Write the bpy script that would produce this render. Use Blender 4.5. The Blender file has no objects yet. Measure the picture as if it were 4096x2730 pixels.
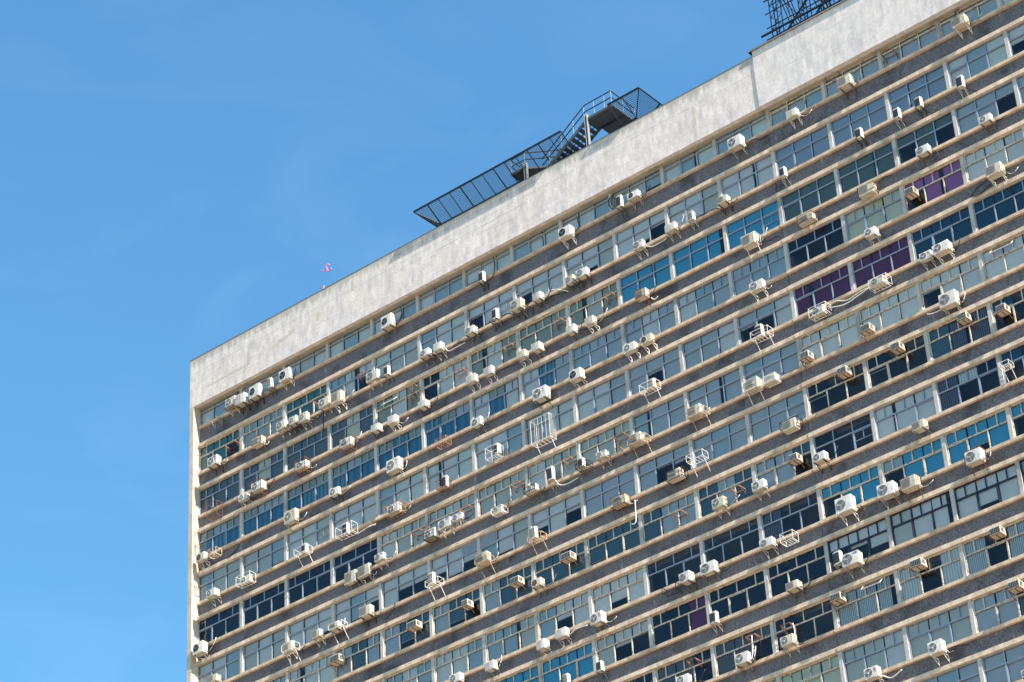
# Office block facade seen from the street below, hung with air conditioners.
import bpy, bmesh, math, random
from mathutils import Vector, Matrix
random.seed(7)
PI = math.pi
C = bpy.context.scene.collection
SC = bpy.context.scene
ZT = 98.6            # height of the top window head above the street

# ------------------------------------------------------------ camera
cam_data = bpy.data.cameras.new("camera")
cam = bpy.data.objects.new("camera", cam_data); C.objects.link(cam)
cam_data.sensor_width = 36.0; cam_data.lens = 95.607
cam_data.clip_start = 0.5; cam_data.clip_end = 5000
R0 = (0.76659049, 0.63976847, -0.05509379)
R1 = (-0.38613164, 0.39071626, -0.83560946)
R2 = (-0.51307055, 0.66184372, 0.54655421)
M = Matrix(((R0[0], -R1[0], -R2[0], 111.41816549), (R0[1], -R1[1], -R2[1], -108.97937039),
            (R0[2], -R1[2], -R2[2], -97.01230362 + ZT), (0, 0, 0, 1)))
cam.matrix_world = M
SC.camera = cam

# ------------------------------------------------------------ sky, sun, exposure
SUN = Vector((0.733, -0.142, 0.667)).normalized()
elev = math.asin(SUN.z); rot = math.atan2(SUN.x, SUN.y)
world = bpy.data.worlds.new("World"); SC.world = world; world.use_nodes = True
wn = world.node_tree; wn.nodes.clear()
sky = wn.nodes.new("ShaderNodeTexSky"); sky.sky_type = 'NISHITA'; sky.sun_disc = False
sky.sun_elevation = elev; sky.sun_rotation = rot; sky.altitude = 0
sky.air_density = 1.8; sky.dust_density = 0.0; sky.ozone_density = 6.5
bg = wn.nodes.new("ShaderNodeBackground"); bg.inputs[1].default_value = 0.081
wo = wn.nodes.new("ShaderNodeOutputWorld")
gm = wn.nodes.new("ShaderNodeGamma"); gm.inputs[1].default_value = 1.03      # deepens the blue of the clear sky
wn.links.new(sky.outputs[0], gm.inputs[0]); 
tn = wn.nodes.new("ShaderNodeMix"); tn.data_type = 'RGBA'; tn.blend_type = 'MULTIPLY'; tn.inputs['Factor'].default_value = 1
tn.inputs['B'].default_value = (0.64, 1.0, 1.1, 1)
wn.links.new(gm.outputs[0], tn.inputs['A']); 
# thin cirrus low in the sky
tcw = wn.nodes.new("ShaderNodeTexCoord"); mpw = wn.nodes.new("ShaderNodeMapping"); mpw.inputs['Scale'].default_value = (5, 5, 13); mpw.inputs['Rotation'].default_value = (.3, .5, .2)
nzw = wn.nodes.new("ShaderNodeTexNoise"); nzw.inputs['Scale'].default_value = 2.2; nzw.inputs['Detail'].default_value = 7; nzw.inputs['Distortion'].default_value = .8
rpw = wn.nodes.new("ShaderNodeValToRGB"); rpw.color_ramp.elements[0].position = .50; rpw.color_ramp.elements[0].color = (0, 0, 0, 1); rpw.color_ramp.elements[1].position = .8; rpw.color_ramp.elements[1].color = (.045, .045, .045, 1)
cw = wn.nodes.new("ShaderNodeMix"); cw.data_type = 'RGBA'; cw.inputs['B'].default_value = (6.5, 7.5, 8.6, 1)
wn.links.new(tcw.outputs['Generated'], mpw.inputs[0]); wn.links.new(mpw.outputs[0], nzw.inputs['Vector']); wn.links.new(nzw.outputs['Fac'], rpw.inputs[0])
wn.links.new(rpw.outputs[0], cw.inputs['Factor']); wn.links.new(tn.outputs['Result'], cw.inputs['A']); wn.links.new(cw.outputs['Result'], bg.inputs[0]); wn.links.new(bg.outputs[0], wo.inputs[0])
sd = bpy.data.lights.new("sun", 'SUN'); sd.energy = 5.0; sd.angle = math.radians(0.5); sd.color = (1.0, 0.90, 0.79)
sun = bpy.data.objects.new("sun", sd); C.objects.link(sun)
sun.rotation_euler = SUN.to_track_quat('Z', 'Y').to_euler()
sun.location = (60, -60, 160)
SC.view_settings.view_transform = 'Standard'; SC.view_settings.look = 'None'
SC.view_settings.gamma = 1; SC.view_settings.exposure = 1.2
SC.view_settings.use_curve_mapping = False
SC.cycles.max_bounces = 8; SC.cycles.transparent_max_bounces = 12

# ------------------------------------------------------------ materials
def nodes(name):
    m = bpy.data.materials.new(name); m.use_nodes = True
    nt = m.node_tree; b = nt.nodes['Principled BSDF']
    return m, nt, b
def N(nt, t, **k):
    n = nt.nodes.new(t)
    for a, v in k.items(): setattr(n, a, v)
    return n
def coord(nt, scale, rot=(0, 0, 0)):
    tc = N(nt, 'ShaderNodeTexCoord'); mp = N(nt, 'ShaderNodeMapping')
    mp.inputs['Scale'].default_value = scale; mp.inputs['Rotation'].default_value = rot
    nt.links.new(tc.outputs['Object'], mp.inputs[0]); return mp.outputs[0]
def noise(nt, vec, scale, detail=4, rough=.6):
    n = N(nt, 'ShaderNodeTexNoise'); n.inputs['Scale'].default_value = scale
    n.inputs['Detail'].default_value = detail; n.inputs['Roughness'].default_value = rough
    nt.links.new(vec, n.inputs['Vector']); return n.outputs['Fac']
def ramp(nt, fac, stops):
    r = N(nt, 'ShaderNodeValToRGB')
    el = r.color_ramp.elements
    while len(el) < len(stops): el.new(0.5)
    for e, (p, c) in zip(el, stops):
        e.position = p; e.color = (c[0], c[1], c[2], 1) if not isinstance(c, (int, float)) else (c, c, c, 1)
    nt.links.new(fac, r.inputs[0]); return r.outputs[0]
def mix(nt, fac, a, b, mode='MIX'):
    m = N(nt, 'ShaderNodeMix'); m.data_type = 'RGBA'; m.blend_type = mode
    def put(v, s):
        if isinstance(v, (tuple, list)): s.default_value = (v[0], v[1], v[2], 1)
        elif isinstance(v, (int, float)): s.default_value = v
        else: nt.links.new(v, s)
    put(fac, m.inputs['Factor']); put(a, m.inputs['A']); put(b, m.inputs['B'])
    return m.outputs['Result']
def bump(nt, b, h, strength, dist=.02):
    n = N(nt, 'ShaderNodeBump'); n.inputs['Strength'].default_value = strength; n.inputs['Distance'].default_value = dist
    nt.links.new(h, n.inputs['Height']); nt.links.new(n.outputs[0], b.inputs['Normal'])
def setc(nt, b, c):
    if isinstance(c, tuple): b.inputs['Base Color'].default_value = (*c, 1)
    else: nt.links.new(c, b.inputs['Base Color'])

def concrete(name, base, dark, warm, k=1.0, top=None):
    """board-marked pale concrete, streaked by rain and patched"""
    m, nt, b = nodes(name)
    v1 = coord(nt, (1.6, 1.6, .28)); v2 = coord(nt, (1, 1, 1)); v3 = coord(nt, (.25, .25, 4.2)); v4 = coord(nt, (5, 5, 1.2))
    s = noise(nt, v1, 1.2, 8, .72); p = noise(nt, v2, .55, 6, .65); g = noise(nt, v2, 9, 4, .7)
    q = noise(nt, coord(nt, (1, 1, .55)), 2.3, 6, .75); l = noise(nt, v3, 1.0, 3, .5); st = noise(nt, v4, 1.0, 5, .7)
    c = mix(nt, ramp(nt, s, [(.35, 0), (.66, 1)]), dark, base)
    c = mix(nt, ramp(nt, p, [(.42, 0), (.62, .75 * k)]), c, warm)
    c = mix(nt, ramp(nt, q, [(.36, .38 * k), (.52, 0)]), c, tuple(x * .72 for x in dark))
    c = mix(nt, ramp(nt, q, [(.54, 0), (.64, .5 * k)]), c, tuple(min(1, x * 1.12) for x in base))
    c = mix(nt, ramp(nt, g, [(.30, .5 * k), (.5, 0)]), c, tuple(x * .62 for x in dark))
    c = mix(nt, ramp(nt, l, [(.30, .35 * k), (.38, 0)]), c, tuple(x * .78 for x in dark))
    c = mix(nt, ramp(nt, st, [(.66, 0), (.76, .4 * k)]), c, tuple(x * .5 for x in dark))
    c = mix(nt, ramp(nt, st, [(.22, .35 * k), (.34, 0)]), c, tuple(min(1, x * 1.25) for x in base))
    if top:      # rain-dirt running down from the coping
        tc = N(nt, 'ShaderNodeTexCoord'); sx = N(nt, 'ShaderNodeSeparateXYZ'); nt.links.new(tc.outputs['Object'], sx.inputs[0])
        mr = N(nt, 'ShaderNodeMapRange'); nt.links.new(sx.outputs['Z'], mr.inputs['Value'])
        mr.inputs['From Min'].default_value = top - 1.5; mr.inputs['From Max'].default_value = top + .1
        dn = noise(nt, coord(nt, (2.6, 2.6, .12)), 1.0, 5, .7)
        ad = N(nt, 'ShaderNodeMath'); ad.operation = 'MULTIPLY_ADD'; nt.links.new(mr.outputs[0], ad.inputs[0]); ad.inputs[1].default_value = .62; nt.links.new(dn, ad.inputs[2])
        c = mix(nt, ramp(nt, ad.outputs[0], [(.84, 0), (1.04, .7)]), c, (.36, .33, .29))
    setc(nt, b, c); b.inputs['Roughness'].default_value = .9
    bump(nt, b, mix(nt, .5, g, l), .35, .012)
    return m
def plaster(name, a, c2, dirt, scale=20, bd=.5, stain=.5):
    m, nt, b = nodes(name)
    v = coord(nt, (1, 1, 1)); v1 = coord(nt, (3.6, 3.6, .8)); v2 = coord(nt, (.5, .5, .5))
    g = noise(nt, v, scale, 3, .75); s = noise(nt, v1, 1.0, 6, .7); w = noise(nt, v2, 1.0, 5, .6)
    c = mix(nt, ramp(nt, g, [(.36, 0), (.62, 1)]), a, c2)
    c = mix(nt, ramp(nt, s, [(.60, 0), (.74, stain)]), c, dirt)
    c = mix(nt, ramp(nt, w, [(.36, .7), (.5, 0)]), c, tuple(x * .55 for x in a))
    setc(nt, b, c); b.inputs['Roughness'].default_value = .95
    bump(nt, b, g, bd, .02)
    return m
def plain(name, col, rough=.5, metal=0, spec=.5, var=.12, sc=3):
    m, nt, b = nodes(name)
    v = coord(nt, (1, 1, 1)); n = noise(nt, v, sc, 4, .6)
    setc(nt, b, mix(nt, n, tuple(x * (1 - var) for x in col), tuple(min(1, x * (1 + var)) for x in col)))
    b.inputs['Roughness'].default_value = rough; b.inputs['Metallic'].default_value = metal
    b.inputs['Specular IOR Level'].default_value = spec
    return m
def rusty(name, paint, rust, amt):
    m, nt, b = nodes(name)
    v = coord(nt, (1, 1, 1)); n = noise(nt, v, 5, 5, .7)
    setc(nt, b, mix(nt, ramp(nt, n, [(amt, 0), (amt + .12, 1)]), rust, paint))
    b.inputs['Roughness'].default_value = .75
    return m
def glass(name, tint, ior=1.5, rough=.02):
    m = bpy.data.materials.new(name); m.use_nodes = True; nt = m.node_tree; nt.nodes.clear()
    o = N(nt, 'ShaderNodeOutputMaterial'); f = N(nt, 'ShaderNodeFresnel'); f.inputs[0].default_value = ior
    t = N(nt, 'ShaderNodeBsdfTransparent'); t.inputs[0].default_value = (*tint, 1)
    g = N(nt, 'ShaderNodeBsdfGlossy'); g.inputs['Roughness'].default_value = rough; g.inputs[0].default_value = (.95, .97, 1, 1)
    x = N(nt, 'ShaderNodeMixShader')
    nb = N(nt, 'ShaderNodeBump'); nb.inputs['Strength'].default_value = .06; nb.inputs['Distance'].default_value = .05
    v = coord(nt, (1, 1, 1)); nt.links.new(noise(nt, v, .9, 2, .5), nb.inputs['Height'])
    nt.links.new(nb.outputs[0], g.inputs['Normal'])
    nt.links.new(f.outputs[0], x.inputs[0]); nt.links.new(t.outputs[0], x.inputs[1]); nt.links.new(g.outputs[0], x.inputs[2])
    nt.links.new(x.outputs[0], o.inputs[0]); return m
def blind(name, col, kind='roll', col2=None, f=1.0):
    m, nt, b = nodes(name); col2 = col2 or tuple(x * .55 for x in col)
    if kind == 'roll':
        v = coord(nt, (.6, .6, 2)); c = mix(nt, noise(nt, v, 1.0, 3, .5), tuple(x * .88 for x in col), tuple(min(1, x * 1.08) for x in col))
    else:
        v = coord(nt, (1, 1, 1)); w = N(nt, 'ShaderNodeTexWave'); w.wave_type = 'BANDS'
        w.bands_direction = 'Z' if kind == 'slat' else 'X'
        w.inputs['Scale'].default_value = (2.6 if kind == 'slat' else 2.2) * f
        w.inputs['Distortion'].default_value = 0 if kind == 'slat' else (1.2 if kind == 'cloth' else .3)
        w.inputs['Detail'].default_value = 1; nt.links.new(v, w.inputs['Vector'])
        c = mix(nt, ramp(nt, w.outputs['Fac'], [(.25, 0), (.6, 1)]), col2, col)
    setc(nt, b, c); b.inputs['Roughness'].default_value = .8; b.inputs['Specular IOR Level'].default_value = .2
    return m

MT = {}
MT['parapet'] = concrete('parapet_concrete', (.86, .765, .72), (.55, .50, .48), (.77, .67, .60), 1.0, 3.65)
MT['parapet2'] = concrete('parapet_concrete_pale', (.84, .75, .71), (.54, .51, .50), (.76, .69, .65), .8, 4.5)
MT['fin'] = concrete('fin_concrete', (.66, .58, .48), (.44, .37, .29), (.58, .49, .38), .8)
MT['ledge'] = concrete('ledge_concrete', (.84, .69, .55), (.43, .34, .255), (.72, .57, .42), .8)
MT['sill'] = concrete('sill_concrete', (.78, .63, .49), (.38, .29, .21), (.65, .50, .35), .8)
MT['soffit'] = plaster('soffit_render', (.38, .33, .24), (.52, .45, .33), (.30, .25, .17), 12, .4, .3)
MT['pillar'] = plaster('pillar_plaster', (.40, .385, .365), (.52, .50, .47), (.38, .33, .28), 14, .3, .3)
MT['stucco'] = plaster('rough_grey_stucco', (.072, .068, .080), (.20, .19, .205), (.36, .355, .36), 11, .9, .75)
MT['dark'] = plain('dark_steel', (.020, .022, .026), .45, .3, .5)
MT['steel'] = plain('painted_grey_steel', (.10, .115, .125), .5, .3)
MT['galv'] = plain('galvanised_steel', (.42, .42, .40), .45, .5)
MT['alu'] = plain('anodised_aluminium_frame', (.36, .39, .43), .4, .35)
MT['cream'] = rusty('worn_cream_frame', (.56, .52, .45), (.22, .13, .07), .36)
MT['navyframe'] = plain('dark_navy_frame', (.018, .028, .05), .4, .1)
MT['greyblue'] = plain('slate_blue_frame', (.30, .35, .42), .4, .3)
def enamel(name, col, dirt, lo):
    m, nt, b = nodes(name); v = coord(nt, (1, 1, .35)); n = noise(nt, v, 5, 5, .7); n2 = noise(nt, coord(nt, (1, 1, 1)), 1.3, 3, .6)
    oi = N(nt, 'ShaderNodeObjectInfo')
    c = mix(nt, ramp(nt, n, [(lo, .8), (lo + .2, 0)]), col, dirt)
    c = mix(nt, ramp(nt, n2, [(.45, 0), (.75, .5)]), c, dirt)
    c = mix(nt, ramp(nt, oi.outputs['Random'], [(.45, 0), (1, .55)]), c, tuple(x * y for x, y in zip(col, (.80, .76, .66))))
    setc(nt, b, c); b.inputs['Roughness'].default_value = .45; return m
MT['white'] = enamel('white_enamel', (.74, .71, .67), (.42, .38, .31), .30)
MT['ivory'] = enamel('yellowed_enamel', (.66, .61, .50), (.34, .27, .19), .36)
MT['base'] = plain('condenser_base', (.50, .45, .36), .6, 0, .4, .2, 6)
MT['grille'] = plain('dark_condenser_grille', (.16, .155, .145), .5, .2)
MT['tan'] = plain('tan_condenser_fins', (.30, .27, .22), .6, .2)
MT['brown'] = plain('rusty_fan', (.11, .055, .035), .6, .2)
MT['black'] = plain('black_rubber', (.012, .012, .014), .5)
MT['fan'] = plain('grey_fan_blades', (.12, .125, .14), .4)
MT['lightfan'] = plain('pale_fan_blades', (.34, .34, .33), .4)
MT['slot'] = plain('dark_slot', (.03, .03, .035), .6)
MT['blue'] = plain('blue_sticker', (.01, .15, .42), .4)
MT['red'] = plain('red_sticker', (.42, .01, .06), .4)
MT['rust'] = rusty('rusted_iron', (.20, .10, .06), (.13, .05, .03), .5)
MT['orange'] = rusty('orange_primer_iron', (.36, .18, .09), (.20, .09, .045), .42)
MT['tancage'] = rusty('tan_painted_iron', (.62, .54, .40), (.33, .16, .07), .44)
MT['whitecage'] = rusty('white_painted_iron', (.74, .73, .70), (.38, .26, .16), .34)
MT['wcable'] = plain('white_pipe_wrap', (.70, .68, .63), .6)
MT['glass'] = glass('window_glass', (.93, .97, .98))
MT['glassdark'] = glass('tinted_window_glass', (.30, .42, .52), 1.5)
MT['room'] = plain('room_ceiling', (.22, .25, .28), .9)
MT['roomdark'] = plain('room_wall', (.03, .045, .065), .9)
BL = {
 'light': blind('pale_roller_blind', (.74, .73, .76)), 'bright': blind('white_roller_blind', (.80, .79, .80)),
 'mid': blind('blue_grey_roller_blind', (.50, .55, .63)), 'olive': blind('olive_grey_blind', (.38, .42, .37)),
 'dgreen': blind('dim_green_grey_blind', (.16, .22, .22), 'slat', (.10, .15, .16), 2.2), 'grey': blind('warm_grey_blind', (.60, .61, .60)),
 'cream': blind('cream_blind', (.66, .66, .55)), 'teal': blind('teal_film', (.08, .24, .27)),
 'skyblue': blind('bright_blue_film', (.09, .42, .66)), 'blue': blind('deep_blue_curtain', (.07, .25, .42), 'cloth', (.05, .19, .34), .25),
 'slate': blind('slate_blue_blind', (.10, .19, .26), 'slat', (.07, .13, .19), .7), 'navy': blind('mottled_navy_curtain', (.03, .11, .20), 'cloth', (.01, .04, .09), 1.5),
 'venet': blind('blue_grey_venetian_blind', (.46, .56, .70), 'slat', (.22, .29, .42), 1.0),
 'vdark': blind('dark_venetian_blind', (.22, .26, .28), 'slat', (.06, .09, .12), 1.7),
 'vert': blind('pale_vertical_blind', (.62, .68, .72), 'bars', (.22, .28, .34), 1.3),
 'curtain': blind('white_curtain', (.72, .74, .76), 'cloth', (.46, .50, .56), .9),
 'stripe': blind('brown_grey_vertical_blind', (.17, .17, .19), 'bars', (.09, .09, .11), 1.6),
 'purple': blind('lilac_purple_panel', (.42, .16, .42)), 'dpurple': blind('dark_purple_panel', (.17, .03, .12)),
 'black': blind('black_navy_panel', (.006, .010, .028)), 'louver': blind('louvre_slats', (.55, .58, .60), 'slat', (.03, .04, .05), 1.1),
 'dimcurt': blind('violet_grey_curtain', (.16, .16, .22), 'cloth', (.06, .07, .11), 1.1),
}

# ------------------------------------------------------------ mesh helpers
class MB:
    def __init__(s): s.v = []; s.f = []; s.mi = []; s.mats = []; s.smooth = []
    def _m(s, m):
        if m not in s.mats: s.mats.append(m)
        return s.mats.index(m)
    def box(s, x0, x1, y0, y1, z0, z1, m='white'):
        o = len(s.v); i = s._m(m)
        s.v += [(x, y, z) for z in (z0, z1) for y in (y0, y1) for x in (x0, x1)]
        for f in ((0, 2, 3, 1), (4, 5, 7, 6), (0, 1, 5, 4), (2, 6, 7, 3), (0, 4, 6, 2), (1, 3, 7, 5)):
            s.f.append([o + k for k in f]); s.mi.append(i); s.smooth.append(False)
    def rbox(s, x0, x1, y0, y1, z0, z1, r, m='white'):
        """box with chamfered vertical and horizontal edges"""
        o = len(s.v); i = s._m(m)
        def ring(z, k):
            return [(x0 + k, y0 + r, z), (x0 + r, y0 + k, z), (x1 - r, y0 + k, z), (x1 - k, y0 + r, z), (x1 - k, y1 - r, z), (x1 - r, y1 - k, z), (x0 + r, y1 - k, z), (x0 + k, y1 - r, z)]
        for z, k in ((z0, r * .7), (z0 + r, 0), (z1 - r, 0), (z1, r * .7)): s.v += ring(z, k)
        for a in range(3):
            for k in range(8):
                s.f.append([o + a * 8 + k, o + a * 8 + (k + 1) % 8, o + a * 8 + 8 + (k + 1) % 8, o + a * 8 + 8 + k]); s.mi.append(i); s.smooth.append(False)
        s.f.append([o + k for k in range(7, -1, -1)]); s.f.append([o + 24 + k for k in range(8)]); s.mi += [i, i]; s.smooth += [False, False]
    def quad(s, a, b, c, d, m):
        o = len(s.v); s.v += [a, b, c, d]; s.f.append([o, o + 1, o + 2, o + 3]); s.mi.append(s._m(m)); s.smooth.append(False)
    def poly(s, pts, z0, z1, m):
        o = len(s.v); n = len(pts); i = s._m(m)
        s.v += [(x, y, z0) for x, y in pts] + [(x, y, z1) for x, y in pts]
        s.f.append([o + k for k in range(n - 1, -1, -1)]); s.f.append([o + n + k for k in range(n)]); s.mi += [i, i]; s.smooth += [False, False]
        for k in range(n):
            s.f.append([o + k, o + (k + 1) % n, o + n + (k + 1) % n, o + n + k]); s.mi.append(i); s.smooth.append(False)
    def bar(s, a, b, t, m='dark', t2=None):
        a = Vector(a); b = Vector(b); d = (b - a)
        if d.length < 1e-5: return
        d.normalize(); up = Vector((0, 0, 1)) if abs(d.z) < .95 else Vector((0, 1, 0))
        u = d.cross(up).normalized() * t / 2; w = d.cross(u).normalized() * (t2 or t) / 2
        o = len(s.v); i = s._m(m)
        for p in (a, b): s.v += [tuple(p + u + w), tuple(p - u + w), tuple(p - u - w), tuple(p + u - w)]
        for k in range(4):
            s.f.append([o + k, o + (k + 1) % 4, o + 4 + (k + 1) % 4, o + 4 + k]); s.mi.append(i); s.smooth.append(False)
        s.f.append([o + 3, o + 2, o + 1, o]); s.f.append([o + 4, o + 5, o + 6, o + 7]); s.mi += [i, i]; s.smooth += [False, False]
    def tube(s, pts, r, m='black', n=6):
        P = [Vector(p) for p in pts]; o = len(s.v); i = s._m(m)
        for k, p in enumerate(P):
            d = (P[min(k + 1, len(P) - 1)] - P[max(k - 1, 0)]).normalized()
            up = Vector((0, 1, 0)) if abs(d.y) < .9 else Vector((1, 0, 0))
            u = d.cross(up).normalized(); w = d.cross(u).normalized()
            s.v += [tuple(p + (u * math.cos(2 * PI * q / n) + w * math.sin(2 * PI * q / n)) * r) for q in range(n)]
        for k in range(len(P) - 1):
            for q in range(n):
                s.f.append([o + k * n + q, o + k * n + (q + 1) % n, o + (k + 1) * n + (q + 1) % n, o + (k + 1) * n + q]); s.mi.append(i); s.smooth.append(True)
        s.f.append([o + q for q in range(n - 1, -1, -1)]); s.f.append([o + (len(P) - 1) * n + q for q in range(n)]); s.mi += [i, i]; s.smooth += [False, False]
    def disc(s, cx, y, cz, r, m, n=20, y1=None, r0=0):
        """disc or ring facing -y, given thickness up to y1"""
        o = len(s.v); i = s._m(m); y1 = y + .01 if y1 is None else y1
        A = [(math.cos(2 * PI * k / n), math.sin(2 * PI * k / n)) for k in range(n)]
        if r0:
            for rr, yy in ((r0, y), (r, y), (r, y1), (r0, y1)): s.v += [(cx + a * rr, yy, cz + b * rr) for a, b in A]
            for a in range(4):
                for k in range(n):
                    q = (a + 1) % 4
                    s.f.append([o + a * n + k, o + q * n + k, o + q * n + (k + 1) % n, o + a * n + (k + 1) % n]); s.mi.append(i); s.smooth.append(False)
        else:
            for yy in (y, y1): s.v += [(cx + a * r, yy, cz + b * r) for a, b in A]
            s.f.append([o + k for k in range(n)]); s.f.append([o + n + k for k in range(n - 1, -1, -1)]); s.mi += [i, i]; s.smooth += [False, False]
            for k in range(n):
                s.f.append([o + k, o + n + k, o + n + (k + 1) % n, o + (k + 1) % n]); s.mi.append(i); s.smooth.append(False)
    def mesh(s, name, fix=True):
        me = bpy.data.meshes.new(name); me.from_pydata(s.v, [], s.f)
        for k in s.mats: me.materials.append(k if not isinstance(k, str) else MT[k])
        me.polygons.foreach_set('material_index', s.mi); me.polygons.foreach_set('use_smooth', s.smooth)
        if not fix: return me
        bm = bmesh.new(); bm.from_mesh(me); bmesh.ops.recalc_face_normals(bm, faces=bm.faces); bm.to_mesh(me); bm.free()
        return me
def ob(name, me, parent=None, loc=(0, 0, 0)):
    o = bpy.data.objects.new(name, me.mesh(name) if isinstance(me, MB) else me); C.objects.link(o); o.parent = parent; o.location = loc; return o
def tag(o, label=None, cat=None, group=None, kind=None):
    if label: o['label'] = label
    if cat: o['category'] = cat
    if group: o['group'] = group
    if kind: o['kind'] = kind
    return o
def thing(name, label, cat, loc, group=None):
    return tag(ob(name, None, None, loc), label, cat, group)

# ------------------------------------------------------------ ground and sky surroundings
MT['pave'] = concrete('street_paving', (.34, .27, .19), (.24, .185, .13), (.31, .24, .16), .6)
g = MB(); g.box(-900, 900, -900, 900, -.6, 0, 'pave')
MT['pave'] = concrete('street_paving', (.34, .27, .19), (.24, .185, .13), (.31, .24, .16), .6)
tag(ob('ground', g), kind='structure')

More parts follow.
